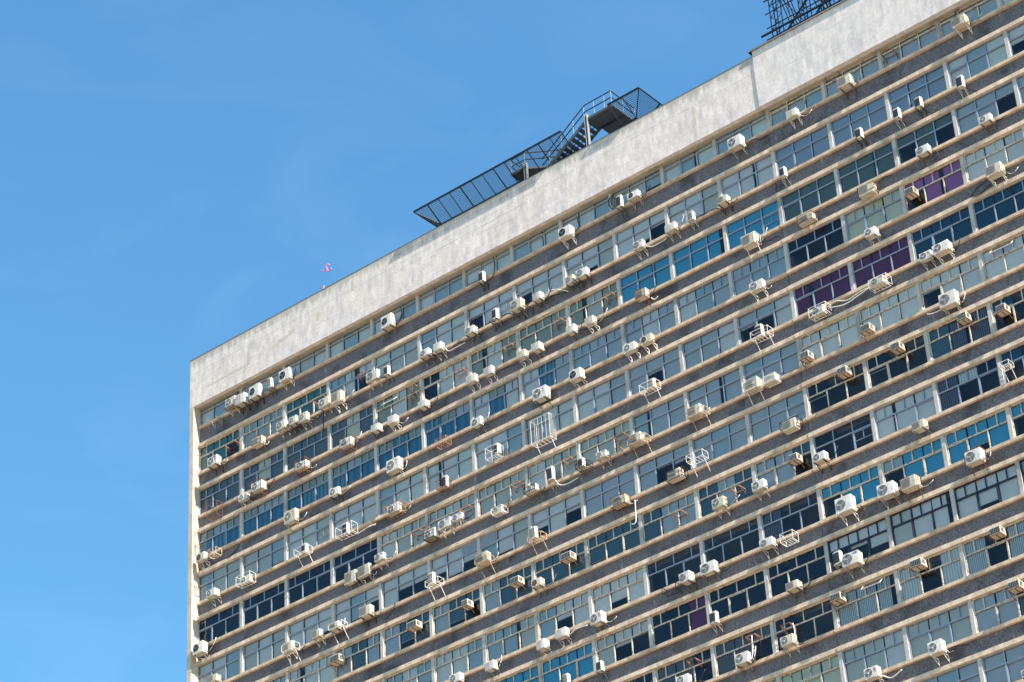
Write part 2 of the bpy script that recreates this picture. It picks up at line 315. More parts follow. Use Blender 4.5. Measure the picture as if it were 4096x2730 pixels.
# ------------------------------------------------------------ where things hang, in metres on the facade
UNITS = [
  ('s', 3.1, -0.57, -1.6, 0.9, 0.63, 0.33, 'tray'),
  ('l', 4.05, -0.63, -1.84, 0.88, 0.73, 0.39, ''),
  ('k', 5.32, -0.61, -1.91, 0.91, 0.93, 0.37, ''),
  ('t', 6.81, -0.6, -1.66, 0.42, 0.69, 0.36, ''),
  ('k', 7.97, -0.54, -1.74, 0.96, 0.82, 0.3, ''),
  ('s', 7.71, -0.55, -5.32, 0.81, 0.58, 0.31, ''),
  ('s', 8.77, -0.5, -5.35, 0.66, 0.58, 0.26, ''),
  ('s', 9.75, -0.54, -5.56, 0.66, 0.61, 0.3, ''),
  ('s', 11.39, -0.5, -5.24, 0.84, 0.64, 0.26, ''),
  ('b', 12.62, -0.65, -5.5, 0.84, 0.76, 0.41, ''),
  ('c', 15.51, -0.53, -5.15, 1.0, 0.62, 0.29, ''),
  ('b', 5.59, -0.65, -5.68, 0.88, 0.55, 0.45, 'nb'),
  ('s', 13.25, -0.57, -9.0, 0.9, 0.56, 0.37, 'nb'),
  ('s', 1.57, -0.67, -5.5, 0.88, 0.65, 0.43, 'elgin'),
  ('s', 5.54, -0.65, -9.02, 0.95, 0.57, 0.45, 'nb'),
  ('s', 4.26, -0.53, -9.17, 0.82, 0.44, 0.29, 'lg'),
  ('s', 9.39, -0.61, -9.01, 0.94, 0.5, 0.41, 'nb'),
  ('s', 8.35, -0.61, -12.51, 1.0, 0.83, 0.37, 'lg'),
  ('s', 12.17, -0.5, -12.06, 0.76, 0.52, 0.26, ''),
  ('o', 0.48, -0.55, -12.13, 0.77, 0.56, 0.31, ''),
  ('t', 13.07, -0.56, -15.1, 0.5, 0.72, 0.36, 'nb dark'),
  ('t', 9.62, -0.56, -15.02, 0.42, 0.6, 0.36, 'nb dark'),
  ('s', 4.36, -0.46, -15.22, 0.9, 0.46, 0.26, 'nb'),
  ('s', 1.55, -0.69, -15.17, 0.81, 0.49, 0.45, ''),
  ('b', 13.23, -0.5, -18.67, 0.91, 0.82, 0.26, ''),
  ('b', 14.32, -0.5, -18.63, 1.0, 0.7, 0.26, ''),
  ('k', 0.42, -0.72, -18.79, 0.87, 0.75, 0.48, ''),
  ('b', 8.09, -0.57, -21.42, 0.75, 0.64, 0.33, ''),
  ('b', 10.54, -0.57, -21.33, 0.68, 0.49, 0.33, ''),
  ('b', 12.03, -0.61, -21.38, 0.73, 0.49, 0.37, ''),
  ('b', 14.5, -0.65, -21.4, 0.89, 0.63, 0.41, ''),
  ('w', 11.98, -0.57, -23.51, 0.76, 0.45, 0.55, ''),
  ('b', 1.7, -0.69, -21.22, 0.78, 0.44, 0.45, ''),
  ('k', 17.04, -0.65, -1.85, 0.88, 0.87, 0.41, ''),
  ('t', 24.98, -0.6, -2.02, 0.42, 0.67, 0.36, 'dark'),
  ('c', 27.43, -0.63, -5.42, 0.86, 0.68, 0.39, ''),
  ('l', 29.18, -0.63, -5.51, 0.66, 0.5, 0.39, ''),
  ('t', 25.84, -0.6, -5.21, 0.42, 0.72, 0.36, 'dark'),
  ('c', 23.82, -0.67, -5.49, 0.71, 0.5, 0.43, ''),
  ('l', 21.21, -0.61, -5.45, 0.64, 0.51, 0.37, ''),
  ('c', 20.07, -0.58, -5.39, 0.72, 0.47, 0.34, ''),
  ('t', 16.94, -0.6, -5.26, 0.42, 0.63, 0.36, 'dark'),
  ('l', 23.63, -0.57, -8.91, 0.7, 0.52, 0.33, ''),
  ('l', 25.03, -0.57, -8.96, 0.67, 0.52, 0.33, ''),
  ('l', 27.69, -0.65, -8.99, 0.62, 0.46, 0.41, ''),
  ('l', 28.85, -0.67, -9.01, 0.66, 0.51, 0.43, ''),
  ('k', 31.53, -0.71, -2.11, 0.91, 0.69, 0.47, ''),
  ('t', 35.82, -0.6, -1.85, 0.42, 0.79, 0.36, 'dark'),
  ('k', 36.77, -0.59, -1.81, 0.8, 0.44, 0.35, ''),
  ('b', 43.0, -0.63, -5.35, 0.71, 0.43, 0.39, ''),
  ('t', 40.78, -0.6, -5.32, 0.42, 0.58, 0.36, ''),
  ('l', 39.18, -0.57, -5.39, 0.77, 0.49, 0.33, ''),
  ('c', 36.81, -0.57, -5.47, 0.71, 0.52, 0.33, 'blue'),
  ('c', 32.53, -0.61, -5.43, 0.78, 0.52, 0.37, ''),
  ('c', 31.65, -0.51, -5.42, 0.61, 0.53, 0.27, ''),
  ('b', 44.39, -0.7, -9.07, 0.87, 0.68, 0.5, 'nb'),
  ('s', 44.27, -0.73, -2.09, 0.92, 0.74, 0.49, ''),
  ('l', 48.34, -0.61, -1.95, 0.7, 0.46, 0.37, ''),
  ('b', 52.0, -0.73, -1.81, 0.87, 0.62, 0.49, ''),
  ('t', 56.44, -0.6, -5.55, 0.42, 0.62, 0.36, 'dark'),
  ('t', 55.01, -0.6, -5.54, 0.42, 0.63, 0.36, 'dark'),
  ('t', 52.49, -0.6, -5.56, 0.42, 0.63, 0.36, 'dark'),
  ('t', 47.28, -0.6, -5.55, 0.42, 0.6, 0.36, 'dark'),
  ('b', 59.64, -0.73, -1.79, 0.9, 0.58, 0.49, ''),
  ('t', 59.13, -0.6, -5.61, 0.42, 0.71, 0.36, 'dark'),
  ('s', 60.1, -0.57, -8.67, 0.74, 0.43, 0.33, ''),
  ('c', 56.09, -0.61, -8.71, 0.82, 0.49, 0.37, ''),
  ('b', 52.27, -0.69, -9.55, 0.94, 0.64, 0.49, 'nb'),
  ('w', 55.01, -0.57, -10.81, 0.58, 0.38, 0.55, ''),
  ('b', 59.99, -0.74, -12.25, 0.95, 0.59, 0.5, ''),
  ('s', 52.24, -0.69, -12.29, 0.69, 0.46, 0.45, ''),
  ('s', 56.13, -0.73, -15.39, 1.0, 0.58, 0.49, ''),
  ('s', 55.2, -0.53, -15.27, 0.74, 0.47, 0.29, 'lg'),
  ('b', 36.66, -0.57, -8.94, 0.76, 0.57, 0.37, 'nb'),
  ('l', 32.9, -0.63, -9.0, 0.65, 0.48, 0.39, ''),
  ('l', 31.47, -0.61, -8.95, 0.66, 0.51, 0.37, ''),
  ('s', 35.46, -0.61, -12.13, 0.83, 0.53, 0.37, ''),
  ('o', 36.69, -0.61, -12.11, 0.83, 0.5, 0.37, ''),
  ('k', 31.51, -0.69, -12.28, 0.84, 0.65, 0.45, ''),
  ('t', 36.84, -0.56, -15.04, 0.42, 0.52, 0.36, 'nb'),
  ('b', 48.17, -0.57, -9.38, 0.98, 0.53, 0.37, 'nb'),
  ('s', 44.44, -0.61, -12.16, 0.93, 0.58, 0.37, ''),
  ('c', 52.11, -0.69, -15.5, 0.85, 0.45, 0.49, 'nb blue'),
  ('c', 48.21, -0.57, -15.53, 0.76, 0.48, 0.37, 'nb blue'),
  ('c', 55.99, -0.69, -18.72, 1.0, 0.78, 0.45, ''),
  ('w', 51.04, -0.57, -17.88, 0.6, 0.38, 0.55, ''),
  ('w', 56.81, -0.57, -19.85, 0.58, 0.38, 0.55, ''),
  ('w', 59.07, -0.57, -20.41, 0.56, 0.38, 0.55, ''),
  ('w', 52.68, -0.57, -19.81, 0.57, 0.38, 0.55, ''),
  ('w', 49.25, -0.57, -19.81, 0.59, 0.41, 0.55, ''),
  ('w', 47.1, -0.57, -17.82, 0.56, 0.38, 0.55, ''),
  ('t', 44.34, -0.56, -15.06, 0.5, 0.71, 0.36, 'nb dark'),
  ('b', 43.39, -0.65, -18.25, 0.86, 0.58, 0.45, 'nb'),
  ('l', 44.63, -0.61, -18.37, 0.79, 0.5, 0.41, 'nb'),
  ('b', 45.47, -0.69, -21.77, 0.87, 0.56, 0.49, 'nb'),
  ('b', 53.24, -0.69, -25.12, 0.77, 0.49, 0.45, ''),
  ('c', 55.96, -0.69, -28.26, 0.94, 0.68, 0.49, 'nb'),
  ('b', 52.09, -0.7, -28.2, 0.91, 0.66, 0.5, 'nb'),
  ('c', 50.68, -0.74, -28.07, 0.99, 0.74, 0.5, ''),
  ('c', 48.1, -0.74, -27.99, 1.0, 0.89, 0.5, ''),
  ('l', 19.82, -0.67, -9.04, 0.65, 0.46, 0.43, ''),
  ('l', 17.27, -0.63, -9.02, 0.65, 0.52, 0.39, ''),
  ('l', 15.88, -0.63, -9.01, 0.66, 0.5, 0.39, ''),
  ('s', 28.74, -0.72, -12.45, 1.0, 0.77, 0.48, 'lg'),
  ('s', 23.83, -0.51, -12.09, 0.75, 0.54, 0.27, ''),
  ('s', 17.09, -0.67, -12.47, 1.0, 0.85, 0.43, 'lg'),
  ('t', 25.33, -0.56, -14.52, 0.42, 0.59, 0.36, 'nb dark'),
  ('t', 21.19, -0.56, -15.1, 0.42, 0.74, 0.36, 'nb dark'),
  ('t', 29.15, -0.6, -17.99, 0.5, 0.83, 0.36, 'dark'),
  ('c', 27.64, -0.57, -18.22, 0.8, 0.38, 0.37, 'nb blue'),
  ('s', 16.89, -0.53, -15.31, 0.98, 0.59, 0.33, 'nb'),
  ('b', 39.4, -0.57, -18.19, 0.89, 0.59, 0.37, 'nb'),
  ('b', 35.31, -0.61, -18.23, 0.79, 0.59, 0.41, 'nb'),
  ('c', 32.87, -0.61, -18.14, 0.73, 0.4, 0.37, 'blue'),
  ('t', 31.42, -0.56, -18.04, 0.42, 0.54, 0.36, 'nb dark'),
  ('b', 37.69, -0.65, -21.6, 0.83, 0.6, 0.45, 'nb'),
  ('b', 33.76, -0.61, -21.63, 0.91, 0.52, 0.41, 'nb'),
  ('s', 40.38, -0.61, -24.47, 0.81, 0.56, 0.37, ''),
  ('w', 29.82, -0.57, -23.5, 0.74, 0.38, 0.55, ''),
  ('c', 15.76, -0.53, -18.06, 0.73, 0.44, 0.29, 'blue'),
  ('s', 19.76, -0.55, -18.17, 0.86, 0.55, 0.35, 'nb'),
  ('c', 20.84, -0.5, -17.89, 0.98, 0.55, 0.26, 'blue'),
  ('c', 21.91, -0.5, -17.77, 0.79, 0.38, 0.26, 'blue'),
  ('c', 24.95, -0.46, -18.56, 0.77, 0.46, 0.26, 'nb blue'),
  ('t', 19.76, -0.56, -21.14, 0.5, 0.71, 0.36, 'nb'),
  ('t', 27.57, -0.56, -21.19, 0.5, 0.73, 0.36, 'nb'),
  ('b', 23.67, -0.61, -21.41, 0.89, 0.62, 0.41, 'nb'),
  ('w', 18.19, -0.57, -23.51, 0.7, 0.42, 0.55, ''),
  ('w', 26.04, -0.57, -23.6, 0.67, 0.39, 0.55, ''),
  ('w', 22.39, -0.57, -23.64, 0.5, 0.38, 0.55, ''),
  ('o', 27.67, -0.65, -24.44, 0.67, 0.49, 0.41, ''),
  ('w', 45.55, -0.57, -23.65, 0.58, 0.38, 0.55, ''),
  ('s', 47.05, -0.65, -24.39, 0.79, 0.5, 0.41, ''),
  ('s', 43.06, -0.61, -24.48, 0.79, 0.53, 0.37, ''),
  ('c', 43.1, -0.61, -28.01, 0.84, 0.49, 0.37, ''),
  ('c', 48.04, -0.74, -31.08, 1.0, 0.67, 0.5, 'blue'),
  ('t', 47.37, -0.6, -30.63, 0.5, 0.7, 0.36, 'dark'),
  ('w', 46.95, -0.57, -32.63, 0.66, 0.39, 0.55, ''),
  ('w', 51.86, -0.57, -32.57, 0.68, 0.38, 0.55, ''),
  ('w', 56.54, -0.57, -32.58, 0.66, 0.38, 0.55, ''),
  ('w', 57.04, -0.57, -35.8, 0.63, 0.38, 0.55, ''),
  ('c', 37.84, -0.74, -28.12, 0.7, 0.55, 0.5, ''),
  ('c', 39.17, -0.6, -28.08, 0.97, 0.64, 0.36, ''),
  ('s', 31.6, -0.67, -28.29, 0.84, 0.65, 0.43, 'lg'),
  ('l', 29.06, -0.6, -28.16, 0.75, 0.51, 0.36, ''),
  ('t', 39.32, -0.6, -31.04, 0.5, 0.62, 0.36, 'dark'),
  ('t', 31.6, -0.6, -31.08, 0.42, 0.54, 0.36, 'dark'),
  ('s', 36.9, -0.6, -33.87, 0.79, 0.52, 0.36, ''),
  ('t', 29.24, -0.6, -31.05, 0.42, 0.59, 0.36, ''),
  ('s', 40.72, -0.57, -34.01, 0.84, 0.61, 0.33, ''),
  ('b', 44.46, -0.7, -31.09, 0.76, 0.44, 0.46, ''),
  ('s', 43.68, -0.63, -34.03, 0.8, 0.52, 0.39, ''),
  ('s', 48.36, -0.64, -37.58, 0.82, 0.54, 0.4, 'lg'),
  ('s', 52.2, -0.67, -37.61, 0.82, 0.62, 0.43, ''),
  ('s', 56.96, -0.6, -40.55, 0.56, 0.4, 0.36, ''),
  ('l', 27.75, -0.7, -28.41, 0.61, 0.56, 0.46, ''),
  ('l', 23.9, -0.6, -28.33, 0.69, 0.51, 0.36, ''),
  ('s', 21.27, -0.63, -28.2, 0.79, 0.52, 0.39, ''),
]
CAGES = [
  (5.56, -0.67, -5.57, 0.91, 0.53, 0.55, 'r', True),
  (13.28, -0.67, -9.31, 0.92, 0.92, 0.55, 'r', False),
  (5.55, -0.67, -9.34, 0.88, 1.02, 0.55, 'r', False),
  (9.42, -0.67, -9.3, 0.88, 0.93, 0.55, 'r', False),
  (1.57, -0.67, -9.33, 0.88, 1.0, 0.55, 'r', False),
  (1.68, -0.67, -12.18, 0.71, 0.44, 0.55, 't', False),
  (12.78, -0.67, -15.24, 1.34, 0.68, 0.55, 'w', False),
  (9.25, -0.67, -15.1, 1.07, 0.42, 0.55, 'w', True),
  (4.21, -0.67, -15.3, 1.2, 0.63, 0.55, 'w', False),
  (21.08, -0.67, -12.26, 0.81, 0.47, 0.55, 'o', False),
  (28.4, -0.67, -15.27, 1.41, 1.6, 0.55, 'w', True),
  (24.91, -0.67, -14.8, 0.92, 0.76, 0.55, 'w', False),
  (21.01, -0.67, -15.22, 0.73, 0.56, 0.55, 'r', False),
  (27.55, -0.67, -18.19, 0.83, 0.29, 0.55, 'd', False),
  (16.79, -0.67, -15.39, 1.26, 0.72, 0.55, 'o', False),
  (36.72, -0.67, -8.92, 0.67, 0.49, 0.55, 'r', True),
  (36.39, -0.67, -15.21, 1.1, 0.49, 0.55, 'w', True),
  (44.36, -0.67, -9.0, 0.94, 0.64, 0.55, 'w', True),
  (48.16, -0.67, -9.34, 0.98, 0.48, 0.55, 'r', False),
  (52.02, -0.67, -15.57, 1.12, 0.53, 0.55, 'w', False),
  (48.08, -0.67, -15.57, 1.11, 0.56, 0.55, 'w', False),
  (52.22, -0.67, -9.37, 1.04, 0.45, 0.55, 'r', False),
  (44.19, -0.67, -15.24, 1.15, 0.48, 0.55, 'w', True),
  (43.29, -0.67, -18.27, 0.96, 0.63, 0.55, 'w', True),
  (44.66, -0.67, -18.33, 0.78, 0.42, 0.55, 'w', False),
  (45.34, -0.67, -21.6, 1.13, 0.43, 0.55, 'd', False),
  (58.74, -0.67, -23.64, 0.56, 0.25, 0.55, 'w', True),
  (39.41, -0.67, -18.26, 1.19, 0.35, 0.55, 't', True),
  (35.23, -0.67, -18.24, 1.22, 0.34, 0.55, 't', True),
  (31.44, -0.67, -18.19, 0.84, 0.29, 0.55, 'd', False),
  (37.61, -0.67, -21.59, 1.1, 0.56, 0.55, 'd', False),
  (33.68, -0.67, -21.67, 0.99, 0.61, 0.55, 'r', False),
  (39.08, -0.67, -20.96, 1.1, 0.4, 0.55, 'w', True),
  (19.84, -0.67, -18.22, 0.76, 0.46, 0.55, 'd', False),
  (25.08, -0.67, -18.58, 0.82, 0.33, 0.55, 'w', False),
  (19.8, -0.67, -21.35, 0.99, 0.35, 0.55, 'w', True),
  (27.61, -0.67, -21.43, 0.99, 0.34, 0.55, 't', True),
  (23.65, -0.67, -21.37, 1.01, 0.35, 0.55, 't', True),
  (55.94, -0.67, -28.21, 0.94, 0.67, 0.55, 'r', True),
  (52.05, -0.67, -28.17, 0.97, 0.64, 0.55, 'r', True),
  (44.48, -0.67, -28.22, 0.79, 0.52, 0.55, 'w', False),
  (36.62, -0.67, -28.21, 0.92, 0.35, 0.55, 'd', False),
  (8.12, -0.67, -21.37, 1.0, 0.43, 0.55, 'w', True),
  (12.01, -0.67, -21.31, 1.07, 0.32, 0.55, 'w', True),
]
TRAYS = [(10.91, -4.44, 0.97), (14.77, -4.21, 0.66), (19.0, -7.07, 0.53), (18.77, -7.53, 0.67), (22.66, -7.54, 0.69), (26.55, -7.53, 0.67), (30.44, -7.5, 0.62), (34.31, -7.5, 0.61), (26.49, -17.09, 0.58), (34.18, -17.17, 0.71), (34.5, -17.93, 0.49), (37.67, -23.6, 0.59), (41.63, -23.65, 0.57), (30.41, -17.1, 0.57), (18.74, -17.21, 0.68), (22.52, -17.13, 0.73), (54.92, -0.82, 0.74), (50.97, 0.02, 0.88), (37.65, -32.62, 0.49), (41.51, -32.62, 0.58), (43.73, -32.79, 0.57), (2.99, -4.4, 0.94)]
BRACKETS = [(1.59, -1.89), (2.22, -1.83), (25.73, -5.29), (27.5, -5.41), (28.06, -5.52), (28.68, -5.5), (29.27, -5.53)]
CABLES = [
  ('k', [(18.26, -0.45), (18.39, -0.71), (18.44, -1.38), (17.99, -1.69)]),
  ('k', [(26.1, -0.54), (26.14, -1.01), (26.06, -1.61), (25.86, -1.97), (25.38, -1.99)]),
  ('k', [(23.81, -3.4), (23.71, -4.55)]),
  ('w', [(21.89, -5.34), (22.11, -5.63), (22.6, -5.67), (23.5, -5.64)]),
  ('k', [(20.81, -5.22), (21.15, -5.5), (21.57, -5.44)]),
  ('k', [(23.53, -5.6), (23.1, -5.43), (22.47, -5.48)]),
  ('k', [(26.26, -5.18), (26.88, -5.1), (27.52, -5.49)]),
  ('w', [(29.88, -5.22), (30.23, -5.01), (30.87, -5.24), (31.62, -5.74)]),
  ('k', [(25.95, -8.8), (26.61, -8.88), (27.47, -8.94)]),
  ('k', [(29.85, -5.57), (30.39, -5.46), (31.49, -5.74)]),
  ('k', [(32.89, -0.56), (32.75, -1.06), (32.81, -1.54), (32.52, -1.77)]),
  ('k', [(35.55, -0.58), (35.21, -0.73), (35.15, -1.14), (35.39, -1.58)]),
  ('k', [(35.51, -0.63), (35.32, -0.91), (35.38, -1.32)]),
  ('w', [(37.54, -5.33), (37.96, -5.59), (38.46, -5.6), (39.03, -5.55)]),
  ('k', [(41.13, -5.1), (41.74, -5.17), (42.71, -5.23), (43.14, -5.7)]),
  ('k', [(45.25, -1.91), (45.8, -1.83), (46.31, -2.1), (46.8, -2.03)]),
  ('k', [(52.94, -5.46), (53.17, -5.82), (53.29, -6.18)]),
  ('k', [(55.32, -5.43), (55.5, -5.76), (55.6, -6.17)]),
  ('k', [(47.65, -5.55), (47.8, -5.75), (47.87, -6.09)]),
  ('w', [(49.09, -1.72), (49.36, -1.71), (49.5, -1.51)]),
  ('k', [(59.69, -0.76), (59.78, -0.38), (60.04, -0.32)]),
  ('k', [(59.48, -5.52), (59.8, -5.88), (60.13, -6.2)]),
  ('k', [(53.28, -8.96), (53.71, -8.72), (54.26, -8.83)]),
  ('k', [(57.0, -8.58), (57.22, -8.93), (56.95, -9.25)]),
  ('k', [(59.8, -12.05), (59.14, -12.21), (58.7, -12.55)]),
  ('k', [(59.96, -12.36), (59.32, -12.65), (58.7, -12.55)]),
  ('k', [(37.56, -8.79), (38.4, -9.1), (39.06, -9.27)]),
  ('w', [(37.54, -9.02), (37.76, -9.24), (38.02, -9.16)]),
  ('k', [(33.59, -8.77), (34.47, -8.82), (35.23, -8.85)]),
  ('k', [(32.23, -8.8), (32.8, -8.94)]),
  ('k', [(31.49, -5.33), (32.19, -5.61), (32.53, -5.46)]),
  ('k', [(45.43, -8.9), (45.94, -9.1), (46.41, -9.09), (46.72, -9.22)]),
  ('w', [(49.09, -15.29), (49.52, -14.99), (50.37, -15.28), (51.23, -15.13), (51.84, -15.15)]),
  ('w', [(49.26, -15.26), (50.18, -15.47), (51.04, -15.32), (51.72, -15.17)]),
  ('w', [(55.87, -18.49), (55.36, -18.5), (54.96, -18.39)]),
  ('w', [(29.6, -17.95), (29.88, -18.4), (30.43, -18.58), (31.25, -18.5)]),
  ('w', [(35.08, -21.56), (35.06, -22.1), (35.0, -22.94), (34.7, -22.96)]),
  ('w', [(31.53, -16.42), (31.5, -16.81), (31.54, -17.4)]),
  ('k', [(17.02, -21.18), (16.8, -21.66), (16.31, -21.99)]),
  ('w', [(14.61, -15.32), (15.18, -15.22), (15.7, -15.28)]),
  ('k', [(10.49, -5.44), (11.08, -5.7), (11.54, -5.32)]),
  ('k', [(11.57, -5.34), (11.51, -6.83)]),
  ('k', [(8.32, -5.52), (8.99, -5.62), (9.6, -5.43)]),
  ('k', [(3.92, -3.48), (3.8, -4.48), (3.18, -5.05), (2.63, -5.02)]),
  ('k', [(4.18, -12.05), (3.65, -12.46), (2.89, -12.65)]),
  ('w', [(14.22, -15.38), (14.93, -15.25), (15.65, -15.3)]),
  ('w', [(29.85, -28.04), (30.34, -27.86), (31.08, -27.92)]),
  ('w', [(49.2, -37.49), (49.69, -37.79), (50.34, -37.57)]),
  ('k', [(53.08, -37.42), (53.64, -37.46), (54.31, -37.58)]),
  ('k', [(57.02, -27.86), (57.25, -28.26), (57.49, -28.61)]),
  ('k', [(49.31, -27.73), (49.53, -28.02), (49.35, -28.51)]),
  ('w', [(44.34, -32.75), (44.4, -33.3), (44.18, -33.56)]),
  ('w', [(41.75, -32.49), (41.68, -33.42), (41.58, -33.82)]),
  ('k', [(27.68, -16.26), (27.67, -16.83), (27.63, -17.39)]),
  ('k', [(19.93, -16.32), (19.92, -16.84), (19.84, -17.33)]),
]

# ------------------------------------------------------------ the building
B = 3.8889                     # bay width
J = 12                         # the expansion joint stands at bay 12
OFF = .03                      # the right-hand block stands this much forward
ROWS = 15; BAYS = 18
def zt(i): return -.145 if i == 0 else (-3.115 if i == 1 else -3.2 * i)
def zs(i): return -1.50 if i == 0 else zt(i) - 1.92
PW = .215
XL, XR = -.25, BAYS * B + 26
XJ = J * B
bld = tag(ob('office_building', None, None, (0, 0, ZT)), 'tall office slab with long grey spandrel bands, pale ledges and a concrete parapet', 'building')
def sec(k): return (XL if k == 0 else XJ + .02, XJ - .02 if k == 0 else XR, 0 if k == 0 else -OFF)

def part(name, mb, kind=None):
    o = ob(name, mb, bld)
    if kind: o['kind'] = kind
    return o
# parapet
for k in (0, 1):
    x0, x1, dy = sec(k); m = MB(); t = 3.65 if k == 0 else 4.02
    mat = 'parapet' if k == 0 else 'parapet2'
    if k: dy = -.06; x0 -= .04
    m.box(x0, x1, -.54 + dy, -.24, -.145 - .0 * k, t, mat)
    m.box(x0 + (.36 if k == 0 else 0), x1, -.24, .60, -.145, .06, 'soffit')
    o = part('parapet', m)
m = MB()
m.box(XJ - .28, XR, -.70, -.20, 4.022, 4.05, 'dark'); m.box(XJ - .28, XR, -.705, -.68, 3.97, 4.022, 'galv')
part('roof_flashing', m)
m = MB(); m.box(XL + .02, XJ, -.56, -.22, 3.652, 3.675, 'steel'); part('parapet_capping', m)
PATCHES = [(5.35, 5.9, 2.0, 2.6, 'patch'), (7.4, 8.0, 1.15, 1.4, 'patch'), (8.0, 8.9, 1.3, 1.62, 'patch'), (8.9, 9.5, 1.5, 1.85, 'patch'), (5.15, 5.4, .9, 1.9, 'patch'), (11.4, 11.7, 1.5, 2.1, 'patch'), (1.4, 5.2, .82, 1.02, 'patch'), (14.5, 14.75, 2.3, 3.1, 'patch'), (25.5, 29.2, 1.9, 2.02, 'patch'), (42.0, 42.2, 1.0, 2.4, 'patch')]
# thin day-joints cast in the parapet
m = MB()
m.box(XL + .3, XJ - .3, -.5425, -.539, 2.45, 2.462, 'seam')
for k in range(9):
    xa = random.uniform(1, 40); m.box(xa, xa + random.uniform(2, 7), -.542, -.539, [.62, 1.3, 1.95, 3.1][k % 4], [.62, 1.3, 1.95, 3.1][k % 4] + .012, 'seam')
MT['seam'] = plain('parapet_board_mark', (.36, .35, .34), .9)
part('parapet_seam', m)
MT['patch'] = plain('cement_patch', (.56, .51, .43), .95, var=.25, sc=2)
MT['stain'] = plain('black_mould_stain', (.10, .10, .10), .95, var=.4, sc=8)
for x0, x1, z0, z1, mt in PATCHES:
    m = MB(); n = 5; pts = [(x0 + (x1 - x0) * k / n, z0 + random.uniform(-.04, .04)) for k in range(n + 1)] + [(x1 - (x1 - x0) * k / n, z1 + random.uniform(-.04, .04)) for k in range(n + 1)]
    o = len(m.v); q = len(pts); i = m._m(mt)
    for y in (-.543, -.53): m.v += [(x, y, z) for x, z in pts]
    m.f.append([o + k for k in range(q)]); m.f.append([o + q + k for k in range(q - 1, -1, -1)]); m.mi += [i, i]; m.smooth += [False, False]
    for k in range(q): m.f.append([o + k, o + (k + 1) % q, o + q + (k + 1) % q, o + q + k]); m.mi.append(i); m.smooth.append(False)
    part('repair_patch' if mt == 'patch' else 'mould_stain', m)
# left end fin
m = MB(); m.box(-.25, .11, -.54, 1.2, -.149, -98.6, 'fin'); part('end_fin', m)
m = MB()
for i in range(1, 12):
    z = -3.2 * i + 1.2
    m.box(-.252, .112, -.547, -.541, z, z + .012, 'sill')
part('fin_seam', m)
# pillars: continuous from roof to ground, behind the ledges
for j in range(1, BAYS + 1):
    m = MB(); dy = -OFF if j >= J else 0
    x = j * B
    m.box(x + .02, x + PW - .02, .12, .58, -98.5, -.01, 'pillar')
    for i in range(30): m.box(x, x + PW, dy, .122, zs(i) - .05, zt(i) + (.02 if i else 0), 'pillar')
    part('pillar', m)
# storeys
def storey(i, k, L, Sl, Sp):
    x0, x1, dy = sec(k)
    if k == 0: x0 = .11
    z = zt(i); s = zs(i); zn = zt(i + 1)
    if i > 0: L.box(x0, x1, -.10 + dy, .60, z, z + .245, 'ledge')
    Sl.box(x0, x1, -.08 + dy, .60, s - .185, s, 'sill')
    Sp.box(x0, x1 - .0, .10 + dy, .58, zn + .245, s - .185, 'stucco')
for i in range(ROWS):
    for k in (0, 1):
        L, Sl, Sp = MB(), MB(), MB(); storey(i, k, L, Sl, Sp)
        if i > 0: part('window_head_ledge', L)
        part('window_sill_ledge', Sl); part('spandrel', Sp)
L = MB()
for i in range(ROWS, 30):
    for k in (0, 1): storey(i, k, L, L, L)
L.box(0, XR, .14, .16, -96, zt(ROWS), 'glassdark')
part('lower_storeys', L)
# hull
m = MB()
m.box(-.24, XR, 24, 24.4, -98.5, 3.4, 'fin'); m.box(-.20, .05, 1.2, 24, -98.5, 3.4, 'fin'); m.box(XR, XR + .4, -.1, 24.4, -98.5, 3.4, 'fin')
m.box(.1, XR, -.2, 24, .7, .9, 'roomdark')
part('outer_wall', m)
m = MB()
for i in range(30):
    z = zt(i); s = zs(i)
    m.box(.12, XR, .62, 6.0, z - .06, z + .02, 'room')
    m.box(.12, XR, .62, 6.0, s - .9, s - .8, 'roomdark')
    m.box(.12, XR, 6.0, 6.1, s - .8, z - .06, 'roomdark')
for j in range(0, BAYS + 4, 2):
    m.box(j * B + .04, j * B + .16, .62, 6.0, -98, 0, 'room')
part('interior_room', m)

# ------------------------------------------------------------ windows
WO = B - PW - .012
def layout(kind, H):
    """pane rectangles (x0, x1, z0, z1) and bars of one window opening, local to its lower left corner"""
    W = WO; tz = H * (.78 if kind == '0' else .62)
    th = [0, W / 3, 2 * W / 3, W]
    up = [0, W / 6, W / 2, 5 * W / 6, W] if kind == '2' else th
    return th, up, tz
def frame_mb(kind, H, mat, sash):
    th, up, tz = layout(kind, H); m = MB(); W = WO; t = .055
    m.box(0, W, .09, .17, H - t, H, mat); m.box(0, W, .09, .17, 0, t * .8, mat)
    m.box(0, t, .092, .168, t * .8, H - t, mat); m.box(W - t, W, .092, .168, t * .8, H - t, mat)
    m.box(t, W - t, .075, .17, tz - .035, tz + .035, mat)
    for x in th[1:-1]: m.box(x - .032, x + .032, .08, .166, t * .8, tz - .035, mat)
    for x in up[1:-1]: m.box(x - .026, x + .026, .085, .166, tz + .035, H - t, mat)
    for q in sash:
        a = th[q] + .04; b = th[q + 1] - .04
        for (c, d, e, f) in ((a, a + .035, .07, tz - .06), (b - .035, b, .07, tz - .06), (a, b, tz - .09, tz - .055), (a, b, .05, .085)):
            m.box(c, d, .10, .135, e, f, mat)
        if q == 2 and kind == '1': 
            m.box(a, b, .10, .13, tz * .48, tz * .48 + .03, mat); m.box((a + b) / 2, (a + b) / 2 + .03, .10, .13, tz * .48, tz - .06, mat)
    return m
GC = {}
